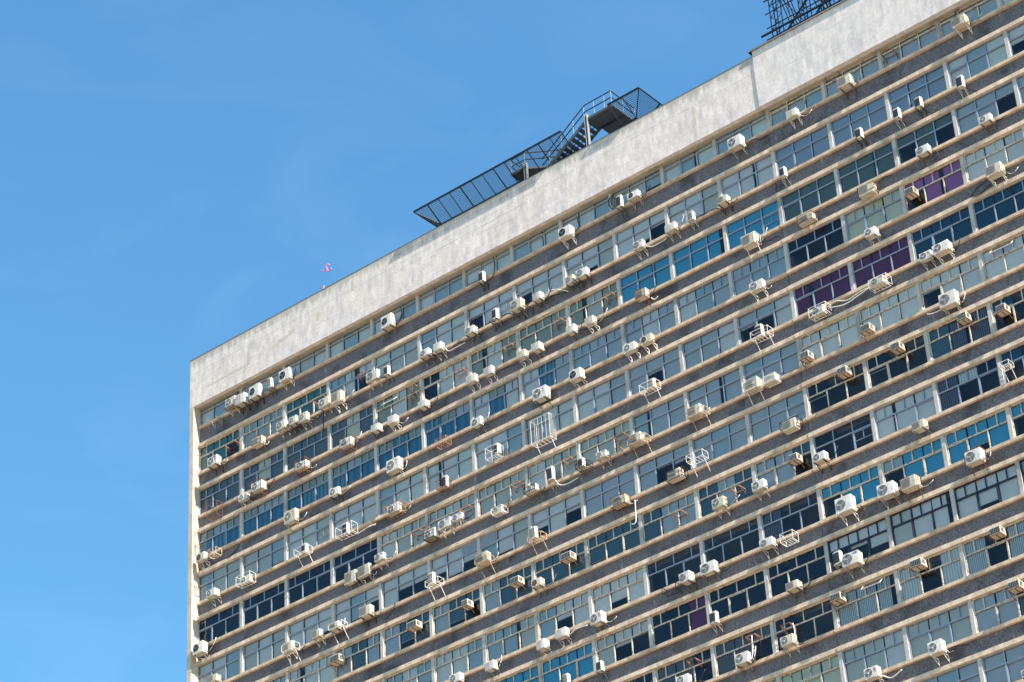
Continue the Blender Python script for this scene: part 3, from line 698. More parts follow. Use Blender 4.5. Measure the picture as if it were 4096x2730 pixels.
BL['paler'] = blind('chalky_roller_blind', (.72, .75, .75)); BL['bluer'] = blind('bluish_roller_blind', (.42, .54, .63)); BL['blue2'] = blind('faded_blue_curtain', (.14, .34, .48), 'cloth', (.07, .20, .33), .4)
def window(i, j, kind, bl, fr, drops, name='window', into=None):
    """bl: blind colour, or three for the columns; drops: share of the opening each column's blind covers"""
    H = zt(i) - zs(i) - .004; x = j * B + PW + .006; z = zs(i) + .002
    if j == 0: x = .116; 
    dy = -OFF if j >= J else 0
    W = WO + (.09 if j == 0 else 0)
    th, up, tz = layout(kind, H)
    rnd = random.Random(i * 50 + j)
    sash = [(), (), (1,), (0,), (0, 1), (), (2,)][rnd.randrange(7)]
    key = (kind, round(H, 2), fr, sash)
    if key not in GC: GC[key] = frame_mb(kind, H, fr, sash).mesh('frame')
    gm = 'glassdark' if bl in ('blue_', ) else 'glass'
    gk = ('g', round(H, 2), gm)
    if gk not in GC:
        q = MB(); q.quad((.02, .13, .02), (WO - .02, .13, .02), (WO - .02, .13, H - .02), (.02, .13, H - .02), gm); GC[gk] = q.mesh('pane', False)
    cols = bl if isinstance(bl, tuple) else (bl,) * 3
    bm_ = MB()
    for q in range(3):
        d = drops[q]
        if d <= 0 or cols[q] is None: continue
        a, b = th[q] + .03, th[q + 1] - .03
        cq = cols[q]
        if drops == F3 or d >= 1:
            e = rnd.random()
            if cq in ('light', 'mid', 'grey', 'bright'): cq = {0: cq, 1: cq, 2: 'light' if cq != 'light' else 'paler', 3: 'grey' if cq == 'light' else cq, 4: 'bluer' if cq in ('light', 'mid') else cq}[int(e * 5)]
            if e > .93 and cq not in ('venet', 'dpurple', 'purple'): d = rnd.choice((.86, .93, .72))
            elif cq == 'blue' and e < .35: cq = 'blue2'
            elif cq == 'slate' and e < .3: cq = 'mid'
            elif cq == 'olive' and e < .25: cq = 'light'
            if rnd.random() < .10: b -= rnd.uniform(.10, .35)
        a += rnd.uniform(0, .03); b -= rnd.uniform(0, .03)
        top = H - .03; bot = H - (H - .04) * d + rnd.uniform(0, .03)
        yb = .19 + rnd.uniform(0, .04)
        if cq in ('blue', 'blue2') and bot < tz:
            bm_.box(a, b, yb, .238, tz, top, BL[rnd.choice(('olive', 'mid', 'olive', 'blue2'))]); bm_.box(a, b, yb, .238, bot, tz, BL[cq])
        else: bm_.box(a, b, yb, .238, bot, top, BL[cq])
        if d < .97: bm_.box(a, b, .185, .24, bot - .03, bot, 'white')
    if into is not None:
        for src, off in ((GC[key], 0), (GC[gk], 0), (bm_.mesh('b') if bm_.v else None, 0)):
            if src is None: continue
            o = len(into.v); into.v += [(v.co.x + x, v.co.y + dy, v.co.z + z) for v in src.vertices]
            for pgn in src.polygons:
                into.f.append([o + k for k in pgn.vertices]); into.mi.append(into._m(src.materials[pgn.material_index])); into.smooth.append(False)
        return
    w = ob('window', GC[gk], bld, (x, dy, z))
    ob('frame', GC[key], w)
    if bm_.v: ob('blind', bm_, w)
    return w
F3 = (1, 1, 1)
def spec(i, j):
    """what the photograph shows in window row i, bay j: layout, blind, frame, drops"""
    W_ = WIN.get((i, j))
    if W_ is None: W_ = ROWDEF.get(i, ('1', 'light', 'alu', F3))
    return W_
ROWDEF = {0: ('0', 'light', 'alu', F3), 1: ('1', 'light', 'alu', F3), 2: ('2', 'olive', 'cream', F3), 3: ('2', 'blue', 'greyblue', F3),
 4: ('1', 'light', 'alu', F3), 5: ('2', 'grey', 'cream', F3), 6: ('1', 'light', 'alu', F3), 7: ('2', 'slate', 'cream', F3),
 8: ('2', 'light', 'cream', F3), 9: ('2', 'skyblue', 'cream', F3), 10: ('2', 'stripe', 'cream', F3), 11: ('2', 'light', 'greyblue', F3), 12: ('1', 'mid', 'alu', F3)}
WIN = {}
def ww(i, js, *a):
    for j in js: WIN[(i, j)] = a if len(a) == 4 else (*a, F3)
ww(0, range(12, 18), '0', 'mid', 'cream'); ww(0, (2, 6), '0', ('light', 'light', 'light'), 'alu', (.9, 1, 1)); ww(0, (6,), '0', 'light', 'alu', (.8, 1, 1))
ww(1, (0,), '2', 'teal', 'cream', (1, 1, .4)); ww(1, (1,), '2', 'vert', 'cream'); ww(1, (2,), '2', 'teal', 'cream'); ww(1, (3,), '2', 'light', 'alu', (1, 1, .45))
ww(1, (6,), '1', 'light', 'alu', (.42, .85, 1)); ww(1, (7,), '1', 'light', 'alu', (.5, 1, 1)); ww(1, (8,), '1', 'light', 'alu', (1, .75, 1)); ww(1, (9,), '1', 'light', 'alu', (1, .75, .45))
ww(1, (12, 13, 14), '1', 'venet', 'greyblue'); ww(1, (15,), '1', 'light', 'greyblue'); ww(1, (16, 17), '1', 'light', 'greyblue', (.55, .6, 1))
ww(2, (0, 1, 2), '2', 'vdark', 'greyblue'); ww(2, (1,), '2', ('vdark', 'cream', 'vdark'), 'greyblue', (1, .8, 1)); ww(2, (3,), '2', ('vdark', 'cream', 'vdark'), 'greyblue')
ww(2, (8,), '2', ('olive', 'grey', 'olive'), 'cream'); ww(2, (5,), '2', ('black', 'olive', 'olive'), 'cream'); ww(2, (9, 10, 11), '1', 'skyblue', 'greyblue')
ww(2, (12, 13), '1', 'dgreen', 'greyblue'); ww(2, (14,), '1', 'dgreen', 'greyblue', (.4, 1, .35)); ww(2, (15,), '1', 'mid', 'greyblue', (1, 1, .4)); ww(2, (16, 17), '1', 'mid', 'greyblue')
ww(3, (6, 7), '2', ('mid', 'blue', 'mid'), 'greyblue'); ww(3, (8, 9, 10, 11), '2', 'mid', 'greyblue'); ww(3, (12,), '2', 'black', 'greyblue', (.38, .38, .38)); ww(3, (13,), '2', 'cream', 'greyblue')
ww(3, (14,), '2', 'purple', 'cream', (.4, 1, 1)); ww(3, (15, 16, 17), '2', 'bright', 'cream')
ww(4, (8, 9, 10), '1', 'mid', 'alu'); ww(4, (8,), '1', 'mid', 'alu'); ww(4, (9,), '1', 'mid', 'alu', (1, .5, 1)); ww(4, (11,), '1', 'mid', 'alu', (.5, .42, 1)); ww(4, (12, 13), '2', 'dpurple', 'greyblue')
ww(4, (14, 15, 16), '2', 'navy', 'greyblue'); ww(4, (1,), '1', ('light', 'light', 'light'), 'alu')
ww(5, (0, 1, 2, 3), '2', 'black', 'greyblue'); ww(5, (9, 10), '1', 'mid', 'alu'); ww(5, (11,), '1', 'mid', 'alu', (1, 1, .88)); ww(5, (12, 13), '2', 'bright', 'cream'); ww(5, (14,), '2', 'bright', 'cream', (.45, 1, 1)); ww(5, (15, 16), '2', 'bright', 'cream')
ww(6, (3,), '1', 'light', 'alu', (1, 1, .5)); ww(6, (4,), '1', 'light', 'alu', (1, .55, .55)); ww(6, (2,), '1', ('light', 'light', 'light'), 'alu', (1, .9, .8)); ww(6, (5,), '1', ('light', 'light', 'light'), 'alu', (.6, .85, .6))
ww(6, (6,), '1', 'light', 'alu', (1, .85, 1)); ww(6, (7,), '1', 'light', 'alu', (.6, 1, .5)); ww(6, (8,), '1', 'mid', 'alu'); ww(6, (9,), '1', 'mid', 'alu', (1, .42, .5)); ww(6, (10,), '1', 'mid', 'alu', (1, 1, .92)); ww(6, (11,), '1', 'mid', 'alu', (1, 1, .95))
ww(6, (12, 13), '2', 'black', 'cream', (.5, 0, 0)); ww(6, (14,), '2', ('slate', 'dimcurt', 'dimcurt'), 'cream'); ww(6, (15, 16), '2', 'navy', 'cream', (.3, 0, .3))
ww(7, (1, 2), '2', 'light', 'cream'); ww(7, (3,), '2', 'slate', 'cream'); ww(7, (5,), '2', 'slate', 'cream', (1, .8, .4)); ww(7, (11,), '2', 'slate', 'cream', (1, 1, .4)); ww(7, (12,), '1', 'black', 'greyblue', (.4, 0, 0)); ww(7, (13,), '2', 'bright', 'greyblue')
ww(7, (14,), '2', ('dimcurt', 'curtain', 'black'), 'greyblue', (1, .4, .4)); ww(7, (15, 16), '2', 'navy', 'greyblue', (.4, 0, 0))
ww(8, (8,), '2', 'bright', 'cream'); ww(8, (9,), '2', 'dimcurt', 'greyblue', (.0, .0, 0)); ww(8, (10,), '2', 'dimcurt', 'greyblue', (0, 0, 0)); ww(8, (11,), '2', 'dimcurt', 'greyblue', (1, 0, 0))
ww(8, (7,), '2', 'light', 'cream', (1, .55, 1)); ww(8, (12,), '2', 'skyblue', 'cream', (.3, 1, 1)); ww(8, (13,), '2', ('mid', 'skyblue', 'skyblue'), 'cream', (.4, 1, 1)); ww(8, (14,), '2', 'skyblue', 'cream'); ww(8, (15, 16), '2', 'skyblue', 'cream', (.4, 1, 1))
ww(9, (8,), '2', 'light', 'cream', (1, .5, .42)); ww(9, (9,), '2', ('black', 'black', 'dpurple'), 'cream'); ww(9, (10, 11), '2', 'black', 'cream'); ww(9, (12,), '2', 'light', 'navyframe', (.4, .5, .7)); ww(9, (13,), '2', 'light', 'navyframe'); ww(9, (14, 15), '2', 'light', 'navyframe', (1, .8, 1))
ww(10, (8, 9), '2', ('stripe', 'stripe', 'black'), 'cream', (1, .7, .3)); ww(10, (10,), '2', 'stripe', 'cream', (1, .6, .3)); ww(10, (11,), '2', 'black', 'cream', (.4, 0, 0)); ww(10, (12,), '2', 'vert', 'cream'); ww(10, (13,), '2', ('curtain', None, 'curtain'), 'cream', (1, 0, 1)); ww(10, (14, 15), '2', ('vert', None, 'vert'), 'cream', (1, 0, 1))
ww(11, (11, 10), '2', 'cream', 'cream'); ww(11, (12, 13), '2', 'grey', 'greyblue'); ww(11, (14, 15, 16), '2', 'slate', 'cream')
# on-screen size of a window decides which ones stand alone
Minv = M.inverted()
def scr(x, y, z):
    p = Minv @ Vector((x, y, z + ZT)); f = 95.607 / 36
    return .5 + f * p.x / -p.z, .5 * 682 / 1024 - f * p.y / -p.z     # in units of the image width
def clip_area(i, j):
    x0, x1 = j * B + PW, j * B + B; z1, z0 = zt(i), zs(i); n = 0; H = 682 / 1024; u0 = scr(x0, .1, z0); u1 = scr(x1, .1, z0); u2 = scr(x0, .1, z1)
    for a in range(10):
        for b in range(6):
            u, v = scr(x0 + (x1 - x0) * (a + .5) / 10, .1, z0 + (z1 - z0) * (b + .5) / 6)
            n += (0 < u < 1) and (0 < v < H)
    return n / 60 * abs((u1[0] - u0[0]) * (u2[1] - u0[1]) - (u1[1] - u0[1]) * (u2[0] - u0[0]))
cand = sorted(((clip_area(i, j), i, j) for i in range(ROWS - 1) for j in range(BAYS)), reverse=True)
vis = [c for c in cand if c[0] > 0]
print('windows in view', len(vis))
alone = {(i, j) for a, i, j in vis[:100]}
rest = MB()
for a, i, j in cand:
    s_ = spec(i, j)
    if (i, j) in alone: window(i, j, *s_)
    else: window(i, j, *s_, into=rest)
o = part('window', rest.mesh('window', False), 'stuff')
for x0, z0, w0, h0 in ((48.72, -32.5, 1.15, .5), (59.2, -16.6, 1.3, .5), (16.6, -7.2, 1.0, .45)):
    m = MB(); yy = .48
    for a, c_ in (((0, 0, 0), (w0, 0, 0)), ((0, yy, h0), (w0, yy, h0)), ((0, 0, 0), (0, yy, h0)), ((w0, 0, 0), (w0, yy, h0))): m.bar(a, c_, .04, 'cream')
    m.quad((0, 0, 0), (w0, 0, 0), (w0, yy, h0), (0, yy, h0), 'glass')
    ob('open_sash', m.mesh('open_sash', False), bld, (x0, -.36, z0))
# louvred fanlights in two windows of the seventh row
m = MB()
for x0, H0 in ((5 * B + PW + 2 * WO / 3 + .04, 0), (6 * B + PW + .05, 0)):
    z0, z1 = zs(6) + 1.92 * .62 + .05, zt(6) - .07
    for k in range(7):
        z = z0 + (z1 - z0) * (k + .5) / 7; m.box(x0, x0 + WO / 3 - .09, .07, .12, z - .03, z + .025, 'alu')
    m.box(x0, x0 + WO / 3 - .09, .121, .128, z0, z1, 'slot')
part('louvre', m)

# ------------------------------------------------------------ air conditioners
AC_GROUP = {'w': 'window air conditioners poking out of the panes', 't': 'rounded condensers on the facade'}
ORD = ['first', 'second', 'third', 'fourth', 'fifth', 'sixth', 'seventh', 'eighth', 'ninth', 'tenth', 'eleventh', 'twelfth', 'thirteenth', 'fourteenth', 'fifteenth']
def where(x, z):
    i = 0
    while i < 13 and z < zt(i + 1) + .1: i += 1
    j = int(x // B)
    if j <= 5 and i < 7: b = ORD[j] + ' bay from left end'
    elif j < J: b = ORD[J - 1 - j] + ' bay left of joint'
    else: b = ORD[j - J] + ' bay right of joint'
    return ORD[i], b, (i, j)
MC = {}
def get(key, fn):
    if key not in MC: MC[key] = fn().mesh(key[0])
    return MC[key]
def q5(v): return round(v / .04) * .04
def text_mesh(s, size, m):
    cu = bpy.data.curves.new('t', 'FONT'); cu.body = s; cu.size = size; cu.extrude = .002
    o = bpy.data.objects.new('t', cu); C.objects.link(o)
    dg = bpy.context.evaluated_depsgraph_get(); me = bpy.data.meshes.new_from_object(o.evaluated_get(dg))
    bpy.data.objects.remove(o); me.transform(Matrix.Rotation(PI / 2, 4, 'X')); me.materials.clear(); me.materials.append(MT[m]); me.name = 'lettering'
    return me
TXT = {'elgin': text_mesh('ELGIN', .13, 'slot'), 'lg': text_mesh('LG', .12, 'slot'), 'blue': text_mesh('Midea', .055, 'white')}
def casing_fn(w, h, d, mat, o):
    def f():
        m = MB(); m.rbox(0, w, 0, d, 0, h, .018, mat)
        m.box(.015, w - .015, .012, d - .012, -.016, .0, 'base')
        # seam lines, handle slots and valve plate
        m.box(w * .66, w * .66 + .006, -.003, .001, .03, h - .03, 'slot')
        m.box(w - .002, w + .004, d * .28, d * .62, h * .80, h * .87, 'slot'); m.box(w - .002, w + .004, d * .28, d * .62, h * .58, h * .63, 'slot')
        m.box(w - .001, w + .02, d * .2, d * .8, h * .1, h * .42, mat)
        return m
    return f
def grille_fn(kind, w, h):
    def f():
        m = MB(); r = min(h * .43, w * .30); cx = w * .34; cz = h * .5
        if kind in 'sko':
            m.disc(cx, -.004, cz, r, {'s': 'grille', 'k': 'black', 'o': 'brown'}[kind], 22, .003)
            m.disc(cx, -.014, cz, r * 1.06, 'white', 22, .0, r)
            if kind != 'k':
                for k in range(1, 4): m.disc(cx, -.012, cz, r * k / 4 + .008, 'lightfan' if kind == 's' else 'rust', 18, -.006, r * k / 4)
                for a in range(6): m.bar((cx, -.013, cz), (cx + r * math.cos(a * PI / 3), -.013, cz + r * math.sin(a * PI / 3)), .008, 'lightfan')
        elif kind == 'c':
            m.disc(cx, -.004, cz, r, 'fan', 24, .003)
            for k in range(1, 6): m.disc(cx, -.016, cz, r * k / 5.0, 'lightfan', 22, -.008, r * k / 5.0 - .011)
        elif kind == 'l':
            m.box(w * .04, w * .62, -.006, .002, h * .08, h * .92, 'tan')
            n = 9
            for k in range(n): z = h * .08 + h * .84 * (k + .5) / n; m.box(w * .04, w * .62, -.016, -.004, z - h * .022, z + h * .022, 'white')
        elif kind == 'b':
            m.box(w * .04, w * .64, -.008, .002, h * .07, h * .93, 'tan'); m.disc(cx, -.016, cz, r * .95, 'grille', 20, -.006)
            for k in range(8): x = w * .04 + w * .6 * (k + .5) / 8; m.box(x - .006, x + .006, -.022, -.014, h * .07, h * .93, 'tan')
            m.box(w * .03, w * .65, -.02, .0, h * .93, h * .96, 'white'); m.box(w * .03, w * .65, -.02, .0, h * .04, h * .07, 'white')
        return m
    return f
def fan_fn(kind, w, h):
    def f():
        m = MB(); r = min(h * .43, w * .30); cx = w * .34; cz = h * .5; mat = 'fan' if kind == 'k' else ('lightfan' if kind in 'sc' else 'rust')
        m.disc(cx, -.02, cz, r * .2, 'white' if kind in 's' else mat, 12, -.006)
        for a in range(3):
            t = a * 2 * PI / 3 + .4
            p = [(cx + math.cos(t + e) * q, cz + math.sin(t + e) * q) for e, q in ((-.2, r * .2), (-.1, r * .88), (.55, r * .88), (.5, r * .2))]
            o = len(m.v)
            m.quad(*[(x, -.0075 - .004 * (k > 1), z) for k, (x, z) in enumerate(p)], mat)
            m.quad(*[(x, -.0055 - .004 * (k > 1), z) for k, (x, z) in reversed(list(enumerate(p)))], mat)
        return m
    return f
def bracket_fn(d, mat):
    def f():
        m = MB(); back = .30
        m.box(-.02, .02, -.04, d + back, -.045, -.018, mat); m.box(-.02, .02, d + back - .03, d + back, -.42, -.045, mat)
        m.bar((0, d * .35, -.045), (0, d + back - .03, -.36), .03, mat); return m
    return f
def tower_fn(w, h, d, mat, dk):
    def f():
        m = MB(); n = 12; mi = m._m(mat); gi = m._m('slot' if dk else 'tan')
        # half-round front-left wrap grille, flat white body at the right
        pts = []
        for k in range(n + 1):
            a = PI / 2 + PI * k / n; pts.append((w * .42 + math.cos(a) * w * .42, d / 2 - math.sin(a - 0) * d / 2))
        pts = [(x, d - y) for x, y in pts]
        body = pts + [(w - .03, 0), (w, .03), (w, d - .03), (w - .03, d)]
        if body[0][1] < body[n][1]: body = pts[::-1] + [(w - .03, 0), (w, .03), (w, d - .03), (w - .03, d)]
        m.poly(body, 0, h - .05, mat)
        m.poly([(x * .96 + .02 * w, y * .94 + .03 * d) for x, y in body], h - .05, h, mat)
        m.poly([(x, y) for x, y in body], -.02, 0, 'base')
        return m
    return f
def wrap_fn(w, h, d, dk):
    def f():
        m = MB(); n = 14; mt = 'slot' if dk else 'tan'; o = len(m.v); i = m._m(mt)
        A = [(w * .42 + math.cos(PI / 2 + PI * k / n) * (w * .42 + .006), d / 2 - math.sin(PI / 2 + PI * k / n) * (d / 2 + .006)) for k in range(n + 1)]
        A = [(x, y) for x, y in A] ; A = A[:]  # runs from back to front
        A.append((w * .86, -.006)) if abs(A[-1][1]) < .1 else A.insert(0, (w * .86, -.006))
        for x, y in A: m.v += [(x, y, h * .08), (x, y, h * .88)]
        for k in range(len(A) - 1): m.f.append([2 * k, 2 * k + 2, 2 * k + 3, 2 * k + 1]); m.mi.append(i); m.smooth.append(True)
        for k in range(5):
            z = h * (.12 + .18 * k)
            for a in range(len(A) - 1): m.bar((*A[a], z), (*A[a + 1], z), .008, 'grille')
        return m
    return f
def win_fn(w, h, d):
    def f():
        m = MB(); m.rbox(0, w, 0, d, 0, h, .015, 'ivory'); m.box(.01, w - .01, .01, d, -.02, 0, 'base')
        m.box(w - .001, w + .006, d * .12, d * .30, h * .2, h * .85, 'slot'); m.box(w - .001, w + .006, d * .36, d * .54, h * .2, h * .85, 'slot')
        return m
    return f
def wgr_fn(w, h):
    def f():
        m = MB(); m.box(.03, w - .03, -.006, .002, .05, h - .04, 'slot')
        for k in range(6): x = .03 + (w - .06) * (k + .5) / 6; m.box(x - .006, x + .006, -.014, -.006, .05, h - .04, 'galv')
        for k in range(4): z = .05 + (h - .09) * (k + .5) / 4; m.box(.03, w - .03, -.012, -.006, z - .005, z + .005, 'grille')
        return m
    return f
def wtray_fn(w, d):
    def f():
        m = MB()
        for x in (-.02, w * .5, w): m.box(x, x + .03, -.04, d, -.055, -.022, 'rust')
        m.box(-.02, w + .03, -.05, -.02, -.056, -.02, 'rust')
        for x in (-.02, w): m.bar((x + .015, .05, -.05), (x + .015, d, -.35), .025, 'rust')
        return m
    return f
KW = {'s': ('white split air conditioner with round grille', 'split air conditioners with round mesh grilles'),
      'k': ('white air conditioner with black open fan', 'air conditioners with open black fans'),
      'o': ('white air conditioner with brown rusty fan', 'air conditioners with brown fans'),
      'c': ('white air conditioner with ringed fan grille', 'air conditioners with ringed fan grilles'),
      'l': ('white air conditioner with slatted square grille', 'air conditioners with slatted grilles'),
      'b': ('air conditioner with wide tan fin grille', 'air conditioners with wide tan grilles'),
      't': ('rounded tower condenser on bracket', 'rounded tower condensers'),
      'w': ('boxy window air conditioner on tray', 'window air conditioners poking out of the glass')}
made = []
for (k, x, y, z, w, h, d, fl) in UNITS:
    w, h, d = q5(w), q5(h), q5(d)
    if k == 't': w += .04; y += d - .28; d = .28
    r, b_, cell = where(x + .05, z + .3)
    if k == 't' and 'dark' not in fl: base = 'rounded tower condenser with brown mesh'
    elif k == 't': base = 'rounded tower condenser with black mesh'
    else: base = KW[k][0]
    t = thing('window_air_conditioner' if k == 'w' else 'air_conditioner', '', 'air conditioner', (x, y, z + ZT), KW[k][1])
    t.rotation_euler = (random.uniform(-.015, .015), random.uniform(-.02, .02), random.uniform(-.05, .03)) if k != 'w' else (0, 0, 0)
    made.append([t, base, r, b_, cell, x, k])
    mat = 'ivory' if (k in 'bo' or random.random() < .15) else 'white'
    if k == 't':
        dk = 'dark' in fl
        ob('casing', get(('casing', 't', w, h, d, dk), tower_fn(w, h, d, 'white', dk)), t)
        ob('mesh_guard', get(('mesh_guard', w, h, d, dk), wrap_fn(w, h, d, dk)), t)
    elif k == 'w':
        ob('casing', get(('casing', 'w', w, h, d), win_fn(w, h, d)), t)
        ob('front_grille', get(('front_grille', w, h), wgr_fn(w, h)), t)
        ob('tray', get(('tray', w, d), wtray_fn(w, d)), t)
    else:
        cs = ob('casing', get(('casing', w, h, d, mat), casing_fn(w, h, d, mat, 0)), t)
        gr = ob('fan_grille', get(('fan_grille', k, w, h), grille_fn(k, w, h)), t)
        if k in 'skoc': ob('fan', get(('fan', k, w, h), fan_fn(k, w, h)), t)
        m = MB(); zz = h * .16
        m.tube([(w + .01, d * .35, zz), (w + .07, d * .4, zz - .02), (w + .09, d * .8, zz - .08), (w + .02, d + .06, zz - .1)], .02, 'black' if random.random() < .6 else 'wcable')
        m.tube([(w + .01, d * .55, zz + .06), (w + .06, d * .6, zz + .04), (w + .07, d * .95, zz)], .014, 'galv')
        L2 = random.uniform(.25, .9); up_ = random.random() < .4
        if random.random() < .75:
            q0 = Vector((w + .02, d + .02, zz - .08)); e_ = Vector((w + L2, d + .02, zz + (random.uniform(.3, .8) if up_ else random.uniform(-.1, .25))))
            mid = (q0 + e_) / 2 + Vector((0, 0, -random.uniform(.08, .25)))
            for dq in (0, .035): m.tube([q0 + Vector((dq, 0, dq)), q0.lerp(mid, .6) + Vector((0, -.03, -.04 + dq)), mid + Vector((0, 0, dq)), mid.lerp(e_, .6) + Vector((dq, 0, 0)), e_], .02, 'black' if dq == 0 or random.random() < .5 else 'wcable', 5)
        ob('hose', m, t)
        if 'lg' in fl:
            m = MB(); m.disc(w * .80, -.006, h * .76, min(.055, h * .1), 'red', 16, .0); lo = ob('logo', m, t); lo2 = ob('lettering', TXT['lg'], t, (w * .73, -.005, h * .5))
        if 'blue' in fl:
            m = MB(); m.box(w * .70, w * .95, -.006, .001, h * .78, h * .93, 'blue'); lo = ob('sticker', m, t); ob('lettering', TXT['blue'], lo, (w * .715, -.008, h * .82))
        if 'elgin' in fl: ob('lettering', TXT['elgin'], t, (w * .52, -.005, h * .78))
    if k != 'w' and 'nb' not in fl:
        bm2 = random.choice(['galv', 'galv', 'whitecage', 'steel', 'dark'])
        for bx in (w * .14, w * .86): ob('bracket', get(('bracket', d, bm2), bracket_fn(d, bm2)), t, (bx, 0, 0))
    if 'tray' in fl:
        m = MB()
        for yy in (-.05, d * .5, d): m.box(-.05, w * .9, yy, yy + .03, -.07, -.02, 'rust')
        for xx in (0, w * .8): m.box(xx, xx + .03, -.05, d + .3, -.1, -.07, 'rust')
        ob('tray', m, t)
from collections import defaultdict
cells = defaultdict(list)
for u in made: cells[(u[1], u[4])].append(u)
for lst in cells.values():
    lst.sort(key=lambda u: u[5])
    for n, u in enumerate(lst):
        pre = '' if len(lst) == 1 else (['left', 'right'] if len(lst) == 2 else ['left', 'middle', 'right'])[n] + ' '
        u[0]['label'] = pre + u[1] + ', ' + u[2] + ' row, ' + u[3]

# ------------------------------------------------------------ metal cages, trays, brackets and cables
CM = {'r': ('rust', 'rusty brown'), 't': ('tancage', 'tan painted'), 'w': ('whitecage', 'white painted'), 'o': ('orange', 'orange rusty'), 'd': ('dark', 'black')}
seen = defaultdict(list)
for (x, y, z, w, h, d, c, legs) in CAGES:
    mat, word = CM[c]; r, b_, cell = where(x + .1, z + .3)
    t = thing('security_cage', '', 'cage', (x, y, z + ZT), 'welded cages around air conditioners'); th = .022 if c == 'w' else .028
    m = MB()
    for zz in (0, h):
        m.bar((0, 0, zz), (w, 0, zz), th, mat); m.bar((0, 0, zz), (0, d, zz), th, mat); m.bar((w, 0, zz), (w, d, zz), th, mat); m.bar((0, d, zz), (w, d, zz), th, mat)
    for xx, yy in ((0, 0), (w, 0), (0, d), (w, d)): m.bar((xx, yy, -.02), (xx, yy, h + .02), th, mat)
    if c == 'o' or h > 1.2:
        n = 5
        for k in range(1, n): m.bar((w * k / n, 0, 0), (w * k / n, 0, h), .011, mat); m.bar((w, d * k / n, 0), (w, d * k / n, h), .011, mat)
    elif h > .45: m.bar((0, 0, h * .5), (w, 0, h * .5), .016, mat)
    ob('cage_frame', m, t)
    m = MB()
    for k in range(5): m.bar((w * (k + .5) / 5, 0, -.012), (w * (k + .5) / 5, d, -.012), .03, mat, .012)
    ob('floor_grating', m, t)
    if legs:
        for xx in (w * .15, w * .95):
            m = MB(); m.bar((xx, d * .3, 0), (xx, d + .16, -.75), .03, mat); ob('strut', m, t)
    seen[(word, cell)].append((t, x, r, b_, word, h))
for lst in seen.values():
    lst.sort(key=lambda u: u[1])
    for n, (t, x, r, b_, word, h) in enumerate(lst):
        pre = '' if len(lst) == 1 else (['left', 'right'] if len(lst) == 2 else ['left', 'middle', 'right'])[min(n, 2)] + ' '
        t['label'] = pre + word + ' iron cage in front of windows, ' + r + ' row, ' + b_
seen = defaultdict(list)
for (x, z, w) in TRAYS:
    r, b_, cell = where(x + .1, z - .1); d = .6; w = max(.55, min(w, .95))
    t = thing('support_frame', '', 'metal frame', (x, -.5, z + ZT), 'empty rusty support frames'); m = MB()
    for a, b2 in (((0, 0, 0), (w, 0, 0)), ((0, 0, 0), (0, d, 0)), ((w, 0, 0), (w, d, 0)), ((0, d, 0), (w, d, 0))): m.bar(a, b2, .04, 'orange' if random.random() < .6 else 'rust')
    ob('tray_frame', m, t)
    for xx in (0, w):
        m = MB(); m.bar((xx, .04, .0), (xx, d, -.32), .03, 'rust'); m.bar((xx, d, -.34), (xx, d, .02), .03, 'rust'); ob('strut', m, t)
    seen[cell].append((t, x, r, b_))
for lst in seen.values():
    lst.sort(key=lambda u: u[1])
    for n, (t, x, r, b_) in enumerate(lst):
        pre = '' if len(lst) == 1 else ['left', 'middle', 'right'][n if n else 0 if len(lst) > 1 else 0] + ' '
        if len(lst) == 2: pre = ['left ', 'right '][n]
        t['label'] = pre + 'empty rusty support frame against the glass, ' + r + ' row, ' + b_
for n, (x, z) in enumerate(BRACKETS):
    m = MB(); mat = 'galv' if n < 2 else 'dark'
    m.box(-.02, .02, -.60, .06, 0, .03, mat); m.box(-.02, .02, .03, .06, -.4, 0, mat); m.bar((0, -.35, 0), (0, .04, -.35), .025, mat)
    r, b_, cell = where(x, z + .3)
    o = ob('wall_bracket', m, None, (x, -.0, z + ZT))
    tag(o, ('left bare galvanised bracket', 'right bare galvanised bracket', 'bare black bracket, leftmost of five', 'bare black bracket, second of five', 'bare black bracket, middle of five', 'bare black bracket, fourth of five', 'bare black bracket, rightmost of five')[n] + ' below ' + r + ' window row' + (' near the left end' if n < 2 else ''), 'bracket', 'bare wall brackets')
def smooth(pts, n=5):
    out = []
    P = [Vector(p) for p in pts]; P = [P[0]] + P + [P[-1]]
    for k in range(1, len(P) - 2):
        for s in range(n):
            t = s / n
            out.append(.5 * ((2 * P[k]) + (-P[k - 1] + P[k + 1]) * t + (2 * P[k - 1] - 5 * P[k] + 4 * P[k + 1] - P[k + 2]) * t * t + (-P[k - 1] + 3 * P[k] - 3 * P[k + 1] + P[k + 2]) * t ** 3))
    out.append(P[-1]); return out
seen = defaultdict(list)
for c, pts in CABLES:
    x0, z0 = pts[0]; m = MB(); P = smooth([(x - x0, 0, z - z0) for x, z in pts])
    m.tube(P, .026 if c == 'k' else .032, 'black' if c == 'k' else 'wcable')
    if c == 'k': m.tube([p + Vector((.03, .03, -.05 - .03 * math.sin(k))) for k, p in enumerate(P)], .014, 'black')
    o = ob('cable', m, None, (x0, -.24, z0 + ZT)); r, b_, cell = where(x0, z0 + .2)
    tag(o, None, 'cable', 'loose cables on the facade'); seen[(c, cell)].append((o, x0, r, b_))
for (c, cell), lst in seen.items():
    lst.sort(key=lambda u: u[1])
    for n, (o, x, r, b_) in enumerate(lst):
        pre = '' if len(lst) == 1 else ['left ', 'right ', 'far right '][n]
        o['label'] = pre + ('black cable bundle' if c == 'k' else 'white wrapped pipe') + ' on the wall, ' + r + ' row, ' + b_

